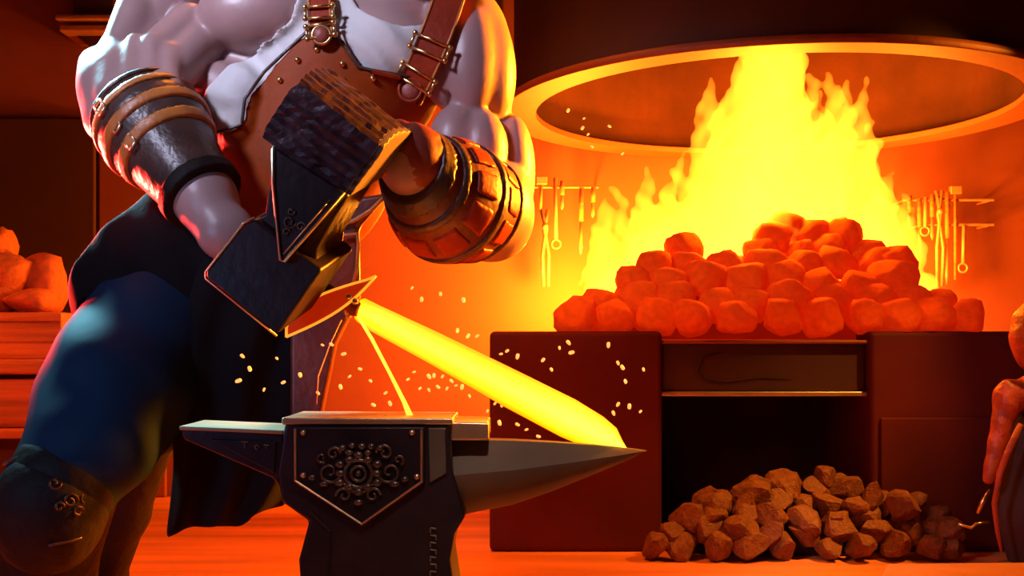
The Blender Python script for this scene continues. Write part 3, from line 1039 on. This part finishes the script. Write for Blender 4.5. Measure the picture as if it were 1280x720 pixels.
def cuff(S, A, B, t0, t1, rings, name_side):
    G0, ax = S.grid(.0045, .02, off=.012)
    G = np.maximum(G0, slab(ax, A, B, t0, t1))
    # keep only the forearm neighbourhood
    c = nets_mesh('forearm_cuff', G.astype(np.float32), ax, .0045, M['dark_leather'] if name_side == 'R' else M['cuff_red'], man, 1)
    for (r0, r1, ex, m) in rings:
        G = np.maximum(G0 - ex, slab(ax, A, B, r0, r1))
        nets_mesh('cuff_band', G.astype(np.float32), ax, .0045, m, c, 1)
    if name_side == 'L':
        # row of separate stitched plates round the cuff
        th_ = around(ax, A, B)
        for r0, r1 in ((.040, .098), (.150, .200)):
            G = np.maximum(np.maximum(G0 - .0045, slab(ax, A, B, r0, r1)), .012 * (-.72 - np.cos(th_ * 11)))
            nets_mesh('cuff_plates', G.astype(np.float32), ax, .0045, M['strap'], c, 1)
    return c
A, B = P(172, 134, 2.35), P(262, 256, 2.23)
RF = Shape(RA.p[10:] + RH.p[:1])
Ln = (B - A).length
cu = cuff(RF, A, B, .0, Ln - .03, [(-.004, .010, .005, M['dark_leather']), (.026, .046, .006, M['tan_leather']), (.076, .100, .006, M['tan_leather']), (.126, .150, .006, M['tan_leather']), (Ln - .055, Ln - .025, .007, M['boot'])], 'R')
dA = (B - A).normalized()
bk = MB()
for t in (.038, .091, .141):
    c = A + dA * t
    for s_ in (-.5,):
        side = (Vector((-1, 0, 0)) * .5 + Vector((0, -1, 0)) * .85)
        side = (side - dA * side.dot(dA)).normalized()
        rr = .098 - .03 * max(0, (t - .03) / .2)
        p = c + side * (rr + .018)
        w2 = dA.cross(side).normalized()
        q = [p + dA * .013 + w2 * .011, p + dA * .013 - w2 * .011, p - dA * .013 - w2 * .011, p - dA * .013 + w2 * .011]
        for i in range(4): bk.tube([q[i], q[(i + 1) % 4]], .003, 6)
bk.build('cuff_buckles', M['iron_face'], cu, smooth=True)
A, B = P(604, 268, 2.40), P(512, 206, 2.16)
LF = Shape(LA.p[9:])
Ln = (B - A).length
cu = cuff(LF, A, B, .02, Ln - .01, [(.02, .032, .005, M['dark_leather']), (.112, .134, .006, M['dark_leather']), (.215, .23, .005, M['dark_leather']), (Ln - .035, Ln - .006, .009, M['dark_leather'])], 'L')
# glove over the hammer hand
G, ax = LH.grid(.0035, .02, off=.004)
nets_mesh('glove', G, ax, .0035, M['glove'], man, 1)

# trousers, kilt, boots
G, ax = joined(legs, Shape([torso.p[2]])).grid(.007, .02, off=.014)
Z = ax[2][None, None, :]; X = ax[0][:, None, None]
G = G + .004 * np.sin(Z * 38 + X * 22)
nets_mesh('trousers', G.astype(np.float32), ax, .007, M['blue_cloth'], man, 2)
kilt = Shape()
kilt.ell(P(280, 345, 2.56), (.30, .19, .27), .05)
kilt.ell(P(190, 350, 2.54), (.19, .185, .19), .08)
poly = outline([(192, 232), (240, 262), (330, 262), (430, 290), (445, 400), (400, 450), (230, 500), (200, 455), (165, 412), (124, 390), (118, 366), (100, 390), (80, 428), (66, 408), (90, 340), (120, 300), (160, 262)], 2.42, 1)
G, ax = kilt.grid(.007, .02)
X = ax[0][:, None, None]; Z = ax[2][None, None, :]
G = G + .006 * np.sin(X * 55 + Z * 20)
G = np.maximum(G, poly_sd(poly, ax))
nets_mesh('waist_wrap', G.astype(np.float32), ax, .007, M['black_cloth'], man, 2)
# long hanging apron cloth
rowsk = [(262, 225, 440, 2.42), (300, 222, 452, 2.37), (345, 205, 450, 2.345), (400, 196, 436, 2.34), (450, 196, 404, 2.35), (520, 206, 398, 2.36), (560, 217, 392, 2.37), (610, 213, 372, 2.38), (640, 210, 352, 2.39), (672, 205, 300, 2.40)]
NV = 30
v, f = [], []
for r_i, (y, x0, x1, Yk) in enumerate(rowsk):
    for k in range(NV + 1):
        t = k / NV
        yy = y
        if r_i == len(rowsk) - 1: yy = 672 - 30 * max(0, (t - .3)) - 6 * math.sin(t * 9)
        x = x0 + (x1 - x0) * t
        if r_i == len(rowsk) - 1: x = 205 + (348 - 205) * t; yy = 674 - 14 * min(1, t * 4) - 36 * max(0, t - .65) / .35
        Yf = Yk + .018 * math.sin(t * 19 + r_i * .3) * min(1, r_i / 3) + .05 * (2 * t - 1) ** 2
        v.append(P(x, yy, Yf))
nr = len(rowsk)
for i in range(nr - 1):
    for k in range(NV):
        f.append((i * (NV + 1) + k, (i + 1) * (NV + 1) + k, (i + 1) * (NV + 1) + k + 1, i * (NV + 1) + k + 1))
ap = MB().add(v, f).build('apron_skirt', M['black_cloth'], man, smooth=True)
sd = ap.modifiers.new('s', 'SOLIDIFY'); sd.thickness = .008
sb = ap.modifiers.new('sub', 'SUBSURF'); sb.levels = 2; sb.render_levels = 2
# lit leather side panel and its piping between the hammer and the blade
sp = MB()
pp = [(486, 240), (448, 284), (449, 372), (420, 430), (397, 545), (362, 545), (362, 380), (380, 300), (430, 250)]
sp.prism([P(x, y, 2.32) for x, y in pp], (.0, .03, 0))
side = sp.build('apron_side_panel', M['cuff_red'], man, bevel=.01, seg=3)
mb_ = MB()
mb_.tube([P(x, y, 2.312) for x, y in ((484, 243), (462, 264), (442, 276), (420, 282), (402, 298), (388, 326), (378, 350))], .0045, 8)
mb_.tube([P(x, y, 2.308) for x, y in ((404, 332), (414, 308), (430, 294), (446, 292), (448, 305), (446, 335), (440, 362))], .004, 8)
mb_.build('panel_piping', M['tan_leather'], side, smooth=True)

bt = Shape(shR.p)
G, ax = bt.grid(.007, .02, off=.02)
boot = nets_mesh('boot', np.maximum(G, ax[2][None, None, :] - .60).astype(np.float32), ax, .007, M['boot'], man, 1)
kp = Shape().ell(P(66, 622, 2.20), (.108, .105, .105), .04).ell(P(60, 655, 2.22), (.100, .10, .10), .04)
G, ax = kp.grid(.006, .02)
Z = ax[2][None, None, :]; X = ax[0][:, None, None]
poly = outline([(2, 582), (40, 566), (66, 562), (100, 580), (132, 604), (128, 650), (118, 690), (112, 740), (-20, 740), (-40, 620)], 2.12, 1)
G = np.maximum(G, poly_sd(poly, ax))
knee = nets_mesh('knee_guard', G.astype(np.float32), ax, .006, M['boot'], man, 1)
kr = MB()
def on_k(x, y):
    Yg_ = 2.1
    for _ in range(3):
        p = P(x, y, Yg_); Yg_ = front_y(p.x, p.z, kp, .002, 1.9, 2.4)
    return P(x, y, Yg_)
for (x, y, r, tr, s_) in ((68, 604, 9, 1.1, 1), (88, 626, 10, 1.3, -1), (108, 622, 10, 1.2, 1), (98, 640, 8, 1, -1), (118, 610, 7, 1, 1), (74, 634, 7, 1, -1)):
    kr.tube([on_k(x + r * (1 - .75 * i / 13) * math.cos(s_ * i / 13 * tr * 6.28), y + r * (1 - .75 * i / 13) * math.sin(s_ * i / 13 * tr * 6.28)) for i in range(14)], .0028, 6)
kr.build('knee_scrollwork', M['relief_dark'], knee, smooth=True)
kr = MB()
kr.tube([on_k(x, y) for x, y in dense([(4, 580), (36, 566), (66, 563), (100, 582), (130, 606)], 4)], .004, 6)
kr.tube([on_k(x, y) for x, y in dense([(60, 682), (90, 676), (112, 668), (124, 655)], 4)], .003, 6)
kr.build('knee_edging', M['dark_leather'], knee, smooth=True)
G, ax = shL.grid(.007, .02, off=.02)
nets_mesh('boot', np.maximum(G, ax[2][None, None, :] - .58).astype(np.float32), ax, .007, M['boot'], man, 1)
# hair, beard, eyes (above the picture's edge)
hs_ = Shape().ell(HDC + Vector((0, .02, .03)), (.094, .105, .112), .02)
G, ax = hs_.grid(.006, .02)
G = np.maximum(G, -(ax[1][None, :, None] - (HDC.y - .045) + .9 * (HDC.z + .02 - ax[2][None, None, :])) * np.ones_like(G))
nets_mesh('hair', G.astype(np.float32), ax, .006, M['hair'], man, 1)
bd = Shape().ell(HDC + Vector((0, -.045, -.085)), (.064, .055, .045), .02)
G, ax = bd.grid(.005, .02)
nets_mesh('beard', G, ax, .005, M['hair'], man, 1)
for s_ in (-1, 1):
    MB().blob(HDC + Vector((s_ * .033, -.093, .006)), .0125).build('eye', M['eye'], man, smooth=True)

# ================================================================== HAMMER
HMY = 2.0
ham = empty('war_hammer', P(380, 280, 2.06), 'massive dark two-block iron hammer held slanting in front of the leather apron', 'hammer')
D = Vector((.042, .115, .050))
# ridged striking block: cross-section lofted from its left end to its right end
cl = [P(x, y, HMY) for x, y in ((328, 172), (331, 160), (362, 112), (374, 104))]
cr_ = [P(x, y, HMY) for x, y in ((431, 241), (436, 232), (468, 189), (473, 181))]
def section(front):
    f0, f1, f2, f3 = front
    pts = []
    nfr = 10
    for i in range(nfr + 1):
        t = i / nfr
        p = f0.lerp(f1, min(1, t * 6)) if t < .16 else f1.lerp(f2, (t - .16) / .84)
        pts.append(p + Vector((0, .0035 if i % 2 else 0, 0)))
    top_b = f3 + D
    ntp = 12
    for i in range(ntp + 1):
        t = i / ntp
        p = f3.lerp(top_b, t)
        bulge = .014 * math.sin(math.pi * t)
        pts.append(p + Vector((-.3, 0, .8)) * (bulge + (.0045 if i % 2 else 0)))
    pts.append(f0 + D)
    return pts
SA, SB = section(cl), section(cr_)
n = len(SA); NSG = 14
v, f = [], []
rg = random.Random(2)
for j in range(NSG + 1):
    t = j / NSG
    for i in range(n):
        q_ = SA[i].lerp(SB[i], t)
        if 0 < j < NSG: q_ = q_ + Vector((rg.uniform(-1, 1), rg.uniform(-1, 1), rg.uniform(-1, 1))) * .0016
        v.append(q_)
for j in range(NSG):
    for i in range(n):
        f.append((j * n + i, j * n + (i + 1) % n, (j + 1) * n + (i + 1) % n, (j + 1) * n + i))
f.append(tuple(reversed(range(n)))); f.append(tuple(range(NSG * n, (NSG + 1) * n)))
mbh = MB().add(v, f)
o = mbh.build('ridged_block', M['hammer_ridge'], ham)
# end cap on the lit side
MB().prism([P(x, y, HMY - .002) for x, y in ((431, 243), (437, 232), (469, 189), (474, 180))] , D + Vector((.002, .004, .001)), ).build('block_edge', M['horn_steel'], ham)
ec = [cr_[0], cr_[1], cr_[2], cr_[3]]
capf = [SB[i] for i in range(n)]
MB().prism(capf, (.010, .001, -.0065)).build('block_cap', M['horn_steel'], ham, bevel=.002)
# neck, V plate, lower block
neck = [(338, 182), (436, 244), (418, 272), (396, 312), (392, 356), (346, 415), (262, 346), (304, 282), (330, 268), (336, 230)]
MB().prism([P(x, y, HMY + .012) for x, y in neck], D * .85).build('neck', M['hammer'], ham, bevel=.006, seg=3)
lowb = [(304, 280), (318, 274), (402, 338), (346, 419), (256, 346), (259, 334)]
MB().prism([P(x, y, HMY - .002) for x, y in lowb], D).build('lower_block', M['hammer'], ham, bevel=.006, seg=3)
vp = [(341, 184), (430, 241), (354, 329), (349, 324), (340, 230)]
vpo = MB().prism([P(x, y, HMY - .016) for x, y in vp], (.004, .03, .004)).build('v_plate', M['hammer'], ham, bevel=.003)
MB().tube([P(x, y, HMY - .019) for x, y in ((341, 186), (341, 230), (350, 325), (355, 327), (430, 241))], .0026, 6).build('plate_edging', M['iron_face'], vpo, smooth=True)
MB().tube([P(x, y, HMY - .017) for x, y in ((354, 318), (412, 250))], .0016, 6).build('plate_groove', M['iron_face'], vpo, smooth=True)
em = MB()
def pv(x, y): return P(x, y, HMY - .018)
for (x, y, r, tr, s_) in ((362, 277, 9, 1.2, 1), (376, 283, 6, 1.1, -1), (364, 264, 5, 1, 1), (358, 290, 5, 1, -1)):
    em.tube([pv(x + r * (1 - .7 * i / 13) * math.cos(s_ * i / 13 * tr * 6.28), y + r * (1 - .7 * i / 13) * math.sin(s_ * i / 13 * tr * 6.28)) for i in range(14)], .0022, 6)
em.build('emblem', M['relief'], vpo, smooth=True)
MB().tube([P(x, y, HMY - .004) for x, y in ((318, 272), (304, 279), (257, 340), (257, 348), (346, 420))], .0022, 6).build('block_edging', M['iron_face'], ham, smooth=True)
h0 = P(420, 205, 2.08)
MB().tube([h0.lerp(hc, 0), hc, hc + (hc - h0).normalized() * .10], [.020, .021, .022], 14).build('handle', M['wood'], ham, smooth=True)

# ================================================================== LEFT CRATE AND ORE
CY = 3.85
def pc(x, y, Y=CY): return P(x, y, Y)
cr0 = empty('wooden_chest', (pc(-10, 400).x, CY + .25, 0), 'orange-lit plank chest at the left edge, full of ore lumps', 'chest')
xr = pc(76, 0).x; xl = pc(-130, 0).x
MB().box((xl, CY, pc(0, 468).z), (xr, CY + .5, pc(0, 390).z)).build('upper_tray', M['crate'], cr0, bevel=.012, seg=3)
for y0, y1, e in ((391, 402, .012), (404, 428, .006), (430, 448, .006), (450, 466, .014)):
    MB().box((xl, CY - e, pc(0, y1).z), (xr + e * .5, CY + .01, pc(0, y0).z)).build('plank', M['crate'], cr0, bevel=.004)
xr2 = pc(69, 0).x
MB().box((xl, CY + .02, pc(0, 536).z), (xr2, CY + .48, pc(0, 474).z)).build('lower_box', M['crate'], cr0, bevel=.02, seg=3)
MB().box((xl, CY + .04, pc(0, 476).z - .01), (xr2 - .02, CY + .44, pc(0, 466).z + .01)).build('gap_board', M['soot'], cr0)
MB().box((xl, CY - .02, pc(0, 548).z), (xr2 - .03, CY + .5, pc(0, 536).z)).build('base_ledge', M['crate'], cr0, bevel=.006)
MB().box((xl, CY + .05, 0), (xr2 - .06, CY + .45, pc(0, 548).z)).build('plinth', M['wall_low'], cr0, bevel=.006)
ore = [lump_mesh('ore_lump', s + 80, cuts=7, lo=.7, hi=.95) for s in range(3)]
for me in ore:
    me.materials.append(M['ore']); me.polygons.foreach_set('use_smooth', [True] * len(me.polygons))
ro = random.Random(1)
for x, y, w, h_, Y, lab in ((47, 354, 62, 74, 4.10, 'big rounded ore block at the back of the plank chest'),
                        (38, 376, 56, 30, 3.94, 'low flat ore lump at the front right of the plank chest'),
                        (12, 343, 40, 50, 3.98, 'slanting ore lump leaning on the big block in the chest'),
                        (0, 318, 26, 66, 4.08, 'upright ore spike at the picture edge above the chest'),
                        (-2, 375, 30, 34, 3.92, 'small ore lump at the front left of the plank chest')):
    o = bpy.data.objects.new('ore_lump', ro.choice(ore)); COL.objects.link(o)
    p = P(x, y, Y); o.location = p
    hh = h_ / F * Y * 1.15
    o.location.z = max(p.z, pc(0, 390).z + hh * .40)
    o.scale = (w / F * Y * 1.15, .22, hh); o.rotation_euler = (0, (.35 if x == 12 else ro.uniform(-.1, .1)), 0)
    tag(o, lab, 'ore')

# ================================================================== WALL LAMPS (dark, high on the wall)
LY = 5.62
def lamp(x, label, w):
    c = P(x, 30, LY)
    r = empty('wall_bracket', (c.x, LY, c.z), label, 'bracket')
    k = LY / F
    MB().box((c.x - w * .62 * k, LY - .06, P(0, 24, LY).z), (c.x + w * .62 * k, WY - .002, P(0, -60, LY).z)).build('housing', M['hood'], r, bevel=.01)
    MB().box((c.x - w * k, LY - .12, P(0, 33, LY).z), (c.x + w * k, WY - .002, P(0, 26, LY).z)).build('upper_ledge', M['tool'], r, bevel=.008)
    MB().box((c.x - w * .92 * k, LY - .10, P(0, 46, LY).z), (c.x + w * .92 * k, WY - .002, P(0, 38, LY).z)).build('lower_ledge', M['tool'], r, bevel=.008)
    MB().prism([V(c.x - w * .6 * k, LY - .02, P(0, 46, LY).z), V(c.x + w * .6 * k, LY - .02, P(0, 46, LY).z), V(c.x, LY - .02, P(0, 66, LY).z)], (0, .15, 0)).build('corbel', M['hood'], r, bevel=.005)
lamp(122, 'dark iron wall bracket with orange ledges left of the person', 42)
# right-hand post bracket beside the neck
r = empty('wall_post', (P(610, 30, 5.55).x, 5.6, 0), 'red timber post with an iron box beside the hood', 'post')
MB().box((P(600, 0, 5.55).x, 5.55, P(0, 135, 5.55).z), (P(629, 0, 5.55).x, WY - .002, 3.18)).build('post', M['wall_low'], r, bevel=.01)
MB().box((P(552, 0, 5.5).x, 5.50, P(0, 16, 5.5).z), (P(618, 0, 5.5).x, WY - .002, P(0, 9, 5.5).z)).build('ledge', M['tool'], r, bevel=.006)
MB().box((P(560, 0, 5.5).x, 5.50, P(0, 50, 5.5).z), (P(615, 0, 5.5).x, WY - .002, P(0, 20, 5.5).z)).build('iron_box', M['hood'], r, bevel=.008)
MB().box((P(576, 0, 5.48).x, 5.47, P(0, 32, 5.5).z), (P(606, 0, 5.48).x, 5.50, P(0, 27, 5.5).z)).build('hasp', M['tool'], r, bevel=.003)

# ================================================================== TOOLS ON RAILS
TY = 5.62
def rail(name, x0, x1, y, label):
    r = empty(name, P((x0 + x1) / 2, y, TY + .012), label, 'rail')
    MB().tube([P(x0, y, TY + .012), P(x1, y, TY + .012)], .007, 8).build('bar', M['tool'], r)
    for x in (x0 + 3, x1 - 3):
        MB().tube([P(x, y, TY + .012), Vector((P(x, y, TY + .012).x, WY - .001, P(x, y, TY + .012).z))], .006, 6).build('stay', M['tool'], r)
rail('tool_rail', 664, 748, 234, 'thin iron rail holding tools left of the fire')
rail('tool_rail', 1128, 1242, 250, 'upper iron rail holding tools right of the fire')
rail('tool_rail', 1150, 1242, 281, 'lower iron rail crossing the tools right of the fire')
def tool(kind, x, y0, y1, label, w=5, grp=None):
    p0, p1 = P(x, y0, TY), P(x + random.uniform(-1.5, 1.5), y1, TY)
    r = empty(kind, p0, label, kind.replace('_', ' '), grp)
    k = TY / F
    if kind == 'tongs':
        for s_ in (-1, 1):
            MB().tube([p0 + V(s_ * 4 * k, 0, 0), p0.lerp(p1, .25) + V(-s_ * 1.5 * k, 0, 0), p0.lerp(p1, .6) + V(s_ * 4 * k, -.01, 0), p1 + V(s_ * 3 * k, 0, 0)], [.010, .011, .009, .008], 8).build('jaw_arm', M['tool'], r, smooth=True)
        MB().blob(p0.lerp(p1, .22) + V(0, -.01, 0), .016).build('pivot', M['tool'], r, smooth=True)
    elif kind == 'poker':
        MB().tube([p0, p1], w * k * .5, 8).build('shaft', M['tool'], r, smooth=True)
        MB().ring(p1 + V(0, 0, -.02), .022, .006).build('loop', M['tool'], r, smooth=True)
    elif kind == 'chisel':
        MB().tube([p0, p0.lerp(p1, .5)], w * k * .6, 8).build('handle', M['crate'], r, smooth=True)
        MB().tube([p0.lerp(p1, .5), p0.lerp(p1, .9), p1], [w * k * .35, w * k * .5, w * k * .15], 8, flat=.4).build('bit', M['tool'], r, smooth=True)
    elif kind == 'hand_hammer':
        MB().tube([p0, p1], w * k * .4, 8).build('handle', M['crate'], r, smooth=True)
        c = p0 + V(0, 0, .0)
        MB().box((c.x - 7 * k, c.y - .02, c.z - .02), (c.x + 7 * k, c.y + .02, c.z + .02)).build('head', M['tool'], r, bevel=.004)
for a_ in (('tongs', 681, 262, 358, 'long tongs hanging lowest, nearest the arm'),
           ('hand_hammer', 677, 226, 262, 'small hammer high on the left rail beside the arm'),
           ('poker', 694, 222, 300, 'rod with a ring end hanging on the left rail'),
           ('chisel', 703, 226, 262, 'short chisel between the rods of the left rail'),
           ('chisel', 727, 236, 318, 'long-bladed chisel with a wide tip on the left rail'),
           ('chisel', 742, 234, 272, 'short chisel at the fire end of the left rail'),
           ('chisel', 1137, 244, 288, 'short chisel nearest the fire on the right rail'),
           ('chisel', 1149, 248, 320, 'slim long chisel second from the fire on the right rail'),
           ('poker', 1157, 246, 284, 'short rod with a ring on the right rail'),
           ('chisel', 1165, 243, 300, 'broad handled chisel on the right rail'),
           ('tongs', 1174, 238, 358, 'long tongs in the middle of the right rail'),
           ('chisel', 1184, 240, 356, 'very long chisel beside the tongs on the right rail'),
           ('hand_hammer', 1194, 238, 350, 'long-handled hammer on the right rail'),
           ('poker', 1205, 282, 330, 'rod ending in a loop at the far end of the lower right rail')):
    tool(*a_)

# ================================================================== RIGHT EDGE: coat on a stand, slab
QY = 3.85
r = empty('hanging_coat', (P(1300, 430, QY).x, QY, 0), 'rust-orange hooded coat on a stand at the right edge', 'coat')
S = Shape().ell(P(1293, 420, QY), (.078, .09, .125), .03)
G, ax = S.grid(.006, .02); X = ax[0][:, None, None]; Z = ax[2][None, None, :]
nets_mesh('coat_hood', (G + .002 * np.sin(X * 50 + Z * 70)).astype(np.float32), ax, .006, M['coat'], r, 1)
S = Shape().cone(P(1262, 492, QY), P(1236, 598, QY - .03), .045, .022, .03).cone(P(1258, 486, QY), P(1256, 480, QY - .02), .02, .012, .02).cone(P(1262, 500, QY), P(1310, 480, QY), .05, .06, .03)
G, ax = S.grid(.006, .02); X = ax[0][:, None, None]; Z = ax[2][None, None, :]
nets_mesh('sleeve', (G + .0015 * np.sin(X * 90 + Z * 60)).astype(np.float32), ax, .006, M['coat'], r, 1)
S = Shape().cone(P(1300, 520, QY + .05), P(1292, 640, QY + .05), .09, .125, .03).cone(P(1292, 640, QY + .05), P(1300, 690, QY + .05), .125, .11, .03)
G, ax = S.grid(.008, .02)
nets_mesh('coat_body', np.maximum(G, .03 - ax[2][None, None, :]).astype(np.float32), ax, .008, M['coat_dark'], r, 1)
MB().tube([P(x, y, QY - .10) for x, y in ((1276, 530), (1262, 560), (1250, 590), (1243, 630), (1247, 665), (1252, 690))], [.010, .012, .011, .010, .008, .005], 8).build('front_edge', M['coat'], r, smooth=True)
MB().tube([P(x, y, QY - .02) for x, y in ((1238, 612), (1228, 628), (1222, 642))], [.006, .010, .006], 6).build('cord', M['brass'], r, smooth=True)
MB().tube([P(x, y, QY - .02) for x, y in ((1198, 655), (1214, 660), (1220, 655), (1236, 653))], [.004, .006, .006, .004], 6).build('cord', M['brass'], r, smooth=True)
MB().tube([(P(1302, 0, QY).x, QY + .02, 0), (P(1302, 0, QY).x, QY + .02, 1.0)], .018, 10).build('stand_pole', M['wood'], r)
MB().lathe((P(1302, 0, QY).x, QY + .02, 0), [(.14, 0), (.14, .02), (.03, .04)], 24, cap=True).build('stand_base', M['wood'], r)

sl = MB()
z1 = .17
k = [P(1104, 704, 3.15), P(1090, 724, 2.95)]
x0 = P(1090, 0, 2.95).x; x1 = P(1108, 0, 3.22).x
front = [V(x0, 2.92, 0), V(x0 + 1.2, 2.92, 0), V(x0 + 1.2, 2.92, z1), V(x0, 2.92, z1 - .005)]
back = [V(x1, 3.22, 0), V(x0 + 1.2, 3.22, 0), V(x0 + 1.2, 3.22, z1), V(x1, 3.22, z1 - .01)]
sl.prism(front, (0, 0, 0), back)
o = sl.build('stone_slab', M['slab'], bevel=.012, seg=3)
tag(o, 'pale worn stone slab on the floor in the bottom right corner', 'slab')

# ================================================================== SPARKS
z1_ = [(413, 80), (445, 118), (508, 100), (585, 120), (565, 222), (600, 240), (630, 240), (515, 375), (545, 390), (420, 360), (400, 385), (470, 375), (440, 415), (470, 420), (500, 410), (530, 415), (580, 410), (275, 390), (325, 430), (285, 470), (205, 375), (175, 410), (100, 430), (240, 350), (665, 490), (705, 530), (765, 535), (795, 552), (835, 575), (690, 465), (715, 468), (710, 300), (765, 308), (850, 320), (878, 352), (945, 295), (905, 280), (1068, 270), (1115, 345), (1125, 392), (1185, 352), (1100, 468), (1085, 497), (1138, 475), (1175, 492), (850, 525), (115, 270), (145, 268), (185, 300), (340, 465), (40, 370), (486, 372), (560, 405), (605, 440), (730, 290), (1100, 330), (935, 262)]
pts = [(360 + x / 2.667, 330 + y / 2.667, 2.05) for x, y in z1_]
pts2 = [(303, 445), (312, 461), (298, 476), (346, 448), (354, 478), (330, 487), (375, 468)]
pts3 = [(710, 138), (728, 160), (735, 168), (762, 158), (740, 183), (778, 192), (730, 148)]
rs = random.Random(8)
spm = []
for s_ in range(3):
    me = lump_mesh('spark', 200 + s_, cuts=6, sub=2); me.materials.append(M['spark']); spm.append(me)
def sparks(lst, Yr, label, grp, sz):
    for i, q_ in enumerate(lst):
        Y = rs.uniform(*Yr)
        o = bpy.data.objects.new('spark', rs.choice(spm)); COL.objects.link(o)
        o.location = P(q_[0], q_[1], Y)
        s_ = rs.uniform(.7, 1.25) * sz / F * Y
        o.scale = (s_ * .75, s_ * .7, s_ * 1.25); o.rotation_euler = (0, rs.uniform(-1.4, 1.4), 0)
        tag(o, label, 'spark', grp)
sparks([p for p in pts if p[0] < 600], (1.95, 2.25), 'tiny bright spark flying below and around the hilt end of the blade', 'sparks by the hilt', 5.6)
sparks([p for p in pts if p[0] >= 600], (2.0, 2.4), 'tiny orange spark flying in front of the forge beside the blade tip', 'sparks by the blade tip', 5.8)
sparks(pts2, (2.1, 2.2), 'small pale spark in front of the dark apron cloth', 'sparks before the apron', 6)
sparks(pts3, (4.4, 4.8), 'tiny spark drifting up under the hood left of the fire', 'sparks under the hood', 4.5)

# ================================================================== LIGHT
def light(name, kind, loc, energy, col, size=.3, target=None, spread=None):
    l = bpy.data.lights.new(name, kind); l.energy = energy; l.color = col
    if kind == 'AREA':
        l.shape = 'DISK'; l.size = size
        if spread: l.spread = spread
    else:
        l.shadow_soft_size = size
    o = bpy.data.objects.new(name, l); COL.objects.link(o); o.location = loc
    if target is not None:
        o.rotation_euler = (Vector(target) - Vector(loc)).to_track_quat('-Z', 'Y').to_euler()
    return o
FC = (1, .27, .012)
light('fire_light', 'POINT', P(965, 225, 4.95), 130, FC, .18)
light('fire_light_high', 'POINT', P(965, 120, 4.95), 45, FC, .15)
light('fire_light_left', 'POINT', P(722, 372, 5.38), 250, FC, .08)
light('fire_light_middle', 'POINT', P(960, 300, 5.2), 60, FC, .12)
light('fire_light_right', 'POINT', P(1135, 340, 5.35), 70, FC, .08)
# cool rim light, added with no opening there, high on the left, behind the worker
light('daylight_left', 'AREA', (-2.4, 3.9, 2.9), 22, (.30, .85, 1), .5, P(230, 90, 2.4), math.radians(27))
# pale fill light added at the front left, no window there
light('window_front', 'AREA', (-1.8, .5, 2.6), 3.4, (.70, .72, 1), .35, P(380, 60, 2.5), math.radians(32))
light('window_low', 'AREA', (-1.6, .6, 1.0), 1.2, (.25, .55, 1), .3, P(120, 470, 2.3), math.radians(50))  # added blue fill for the trousers, no window there
light('window_high', 'AREA', (.1, .3, 2.6), .45, (1, .70, .55), .2, P(640, 560, 1.83), math.radians(24))  # added warm fill for the upper facet of the anvil horn
# area lights added out of view
light('brazier_right', 'AREA', (2.1, 3.5, 1.7), 85, (1, .27, .012), .5, P(500, 250, 2.4), math.radians(50))  # added warm rim light for the arm nearest the forge
light('brazier_left', 'AREA', (-2.3, 3.6, 1.0), 26, (1, .03, .02), .4, P(170, 200, 2.4), math.radians(26))  # added red rim light for the viewer-left forearm
light('lamp_left', 'AREA', (-2.3, 2.7, 1.3), 1.6, (1, .16, .02), .3, (-1.9, 3.9, .8), math.radians(60))  # added unseen fill to brighten the plank chest and ore
light('lamp_overhead', 'AREA', (-.7, 3.4, 3.1), 26, (1, .25, .02), .5, (-.4, 3.5, 0), math.radians(75))  # added unseen fill to brighten the floor
light('lamp_pile', 'AREA', (2.1, 3.5, 2.0), 3.8, (1, .42, .05), .08, P(1010, 640, 4.1), math.radians(36))  # added unseen light for the tops of the rock pile

w = bpy.data.worlds.new('world'); SC.world = w; w.use_nodes = True
w.node_tree.nodes['Background'].inputs['Color'].default_value = (.05, .007, .014, 1)
w.node_tree.nodes['Background'].inputs['Strength'].default_value = .8

# ================================================================== CAMERA
cam = bpy.data.cameras.new('camera')
cam.sensor_width = 36; cam.lens = 36 * F / 1280
cam.shift_y = (HY - 360) / 1280
co = bpy.data.objects.new('camera', cam); COL.objects.link(co)
co.location = (0, 0, H); co.rotation_euler = (math.radians(90), 0, 0)
SC.camera = co
vs = SC.view_settings
vs.view_transform = 'Standard'; vs.look = 'None'; vs.exposure = 0; vs.gamma = 1
vs.use_curve_mapping = False
SC.cycles.use_denoising = True
SC.cycles.max_bounces = 6
SC.cycles.sample_clamp_indirect = 6
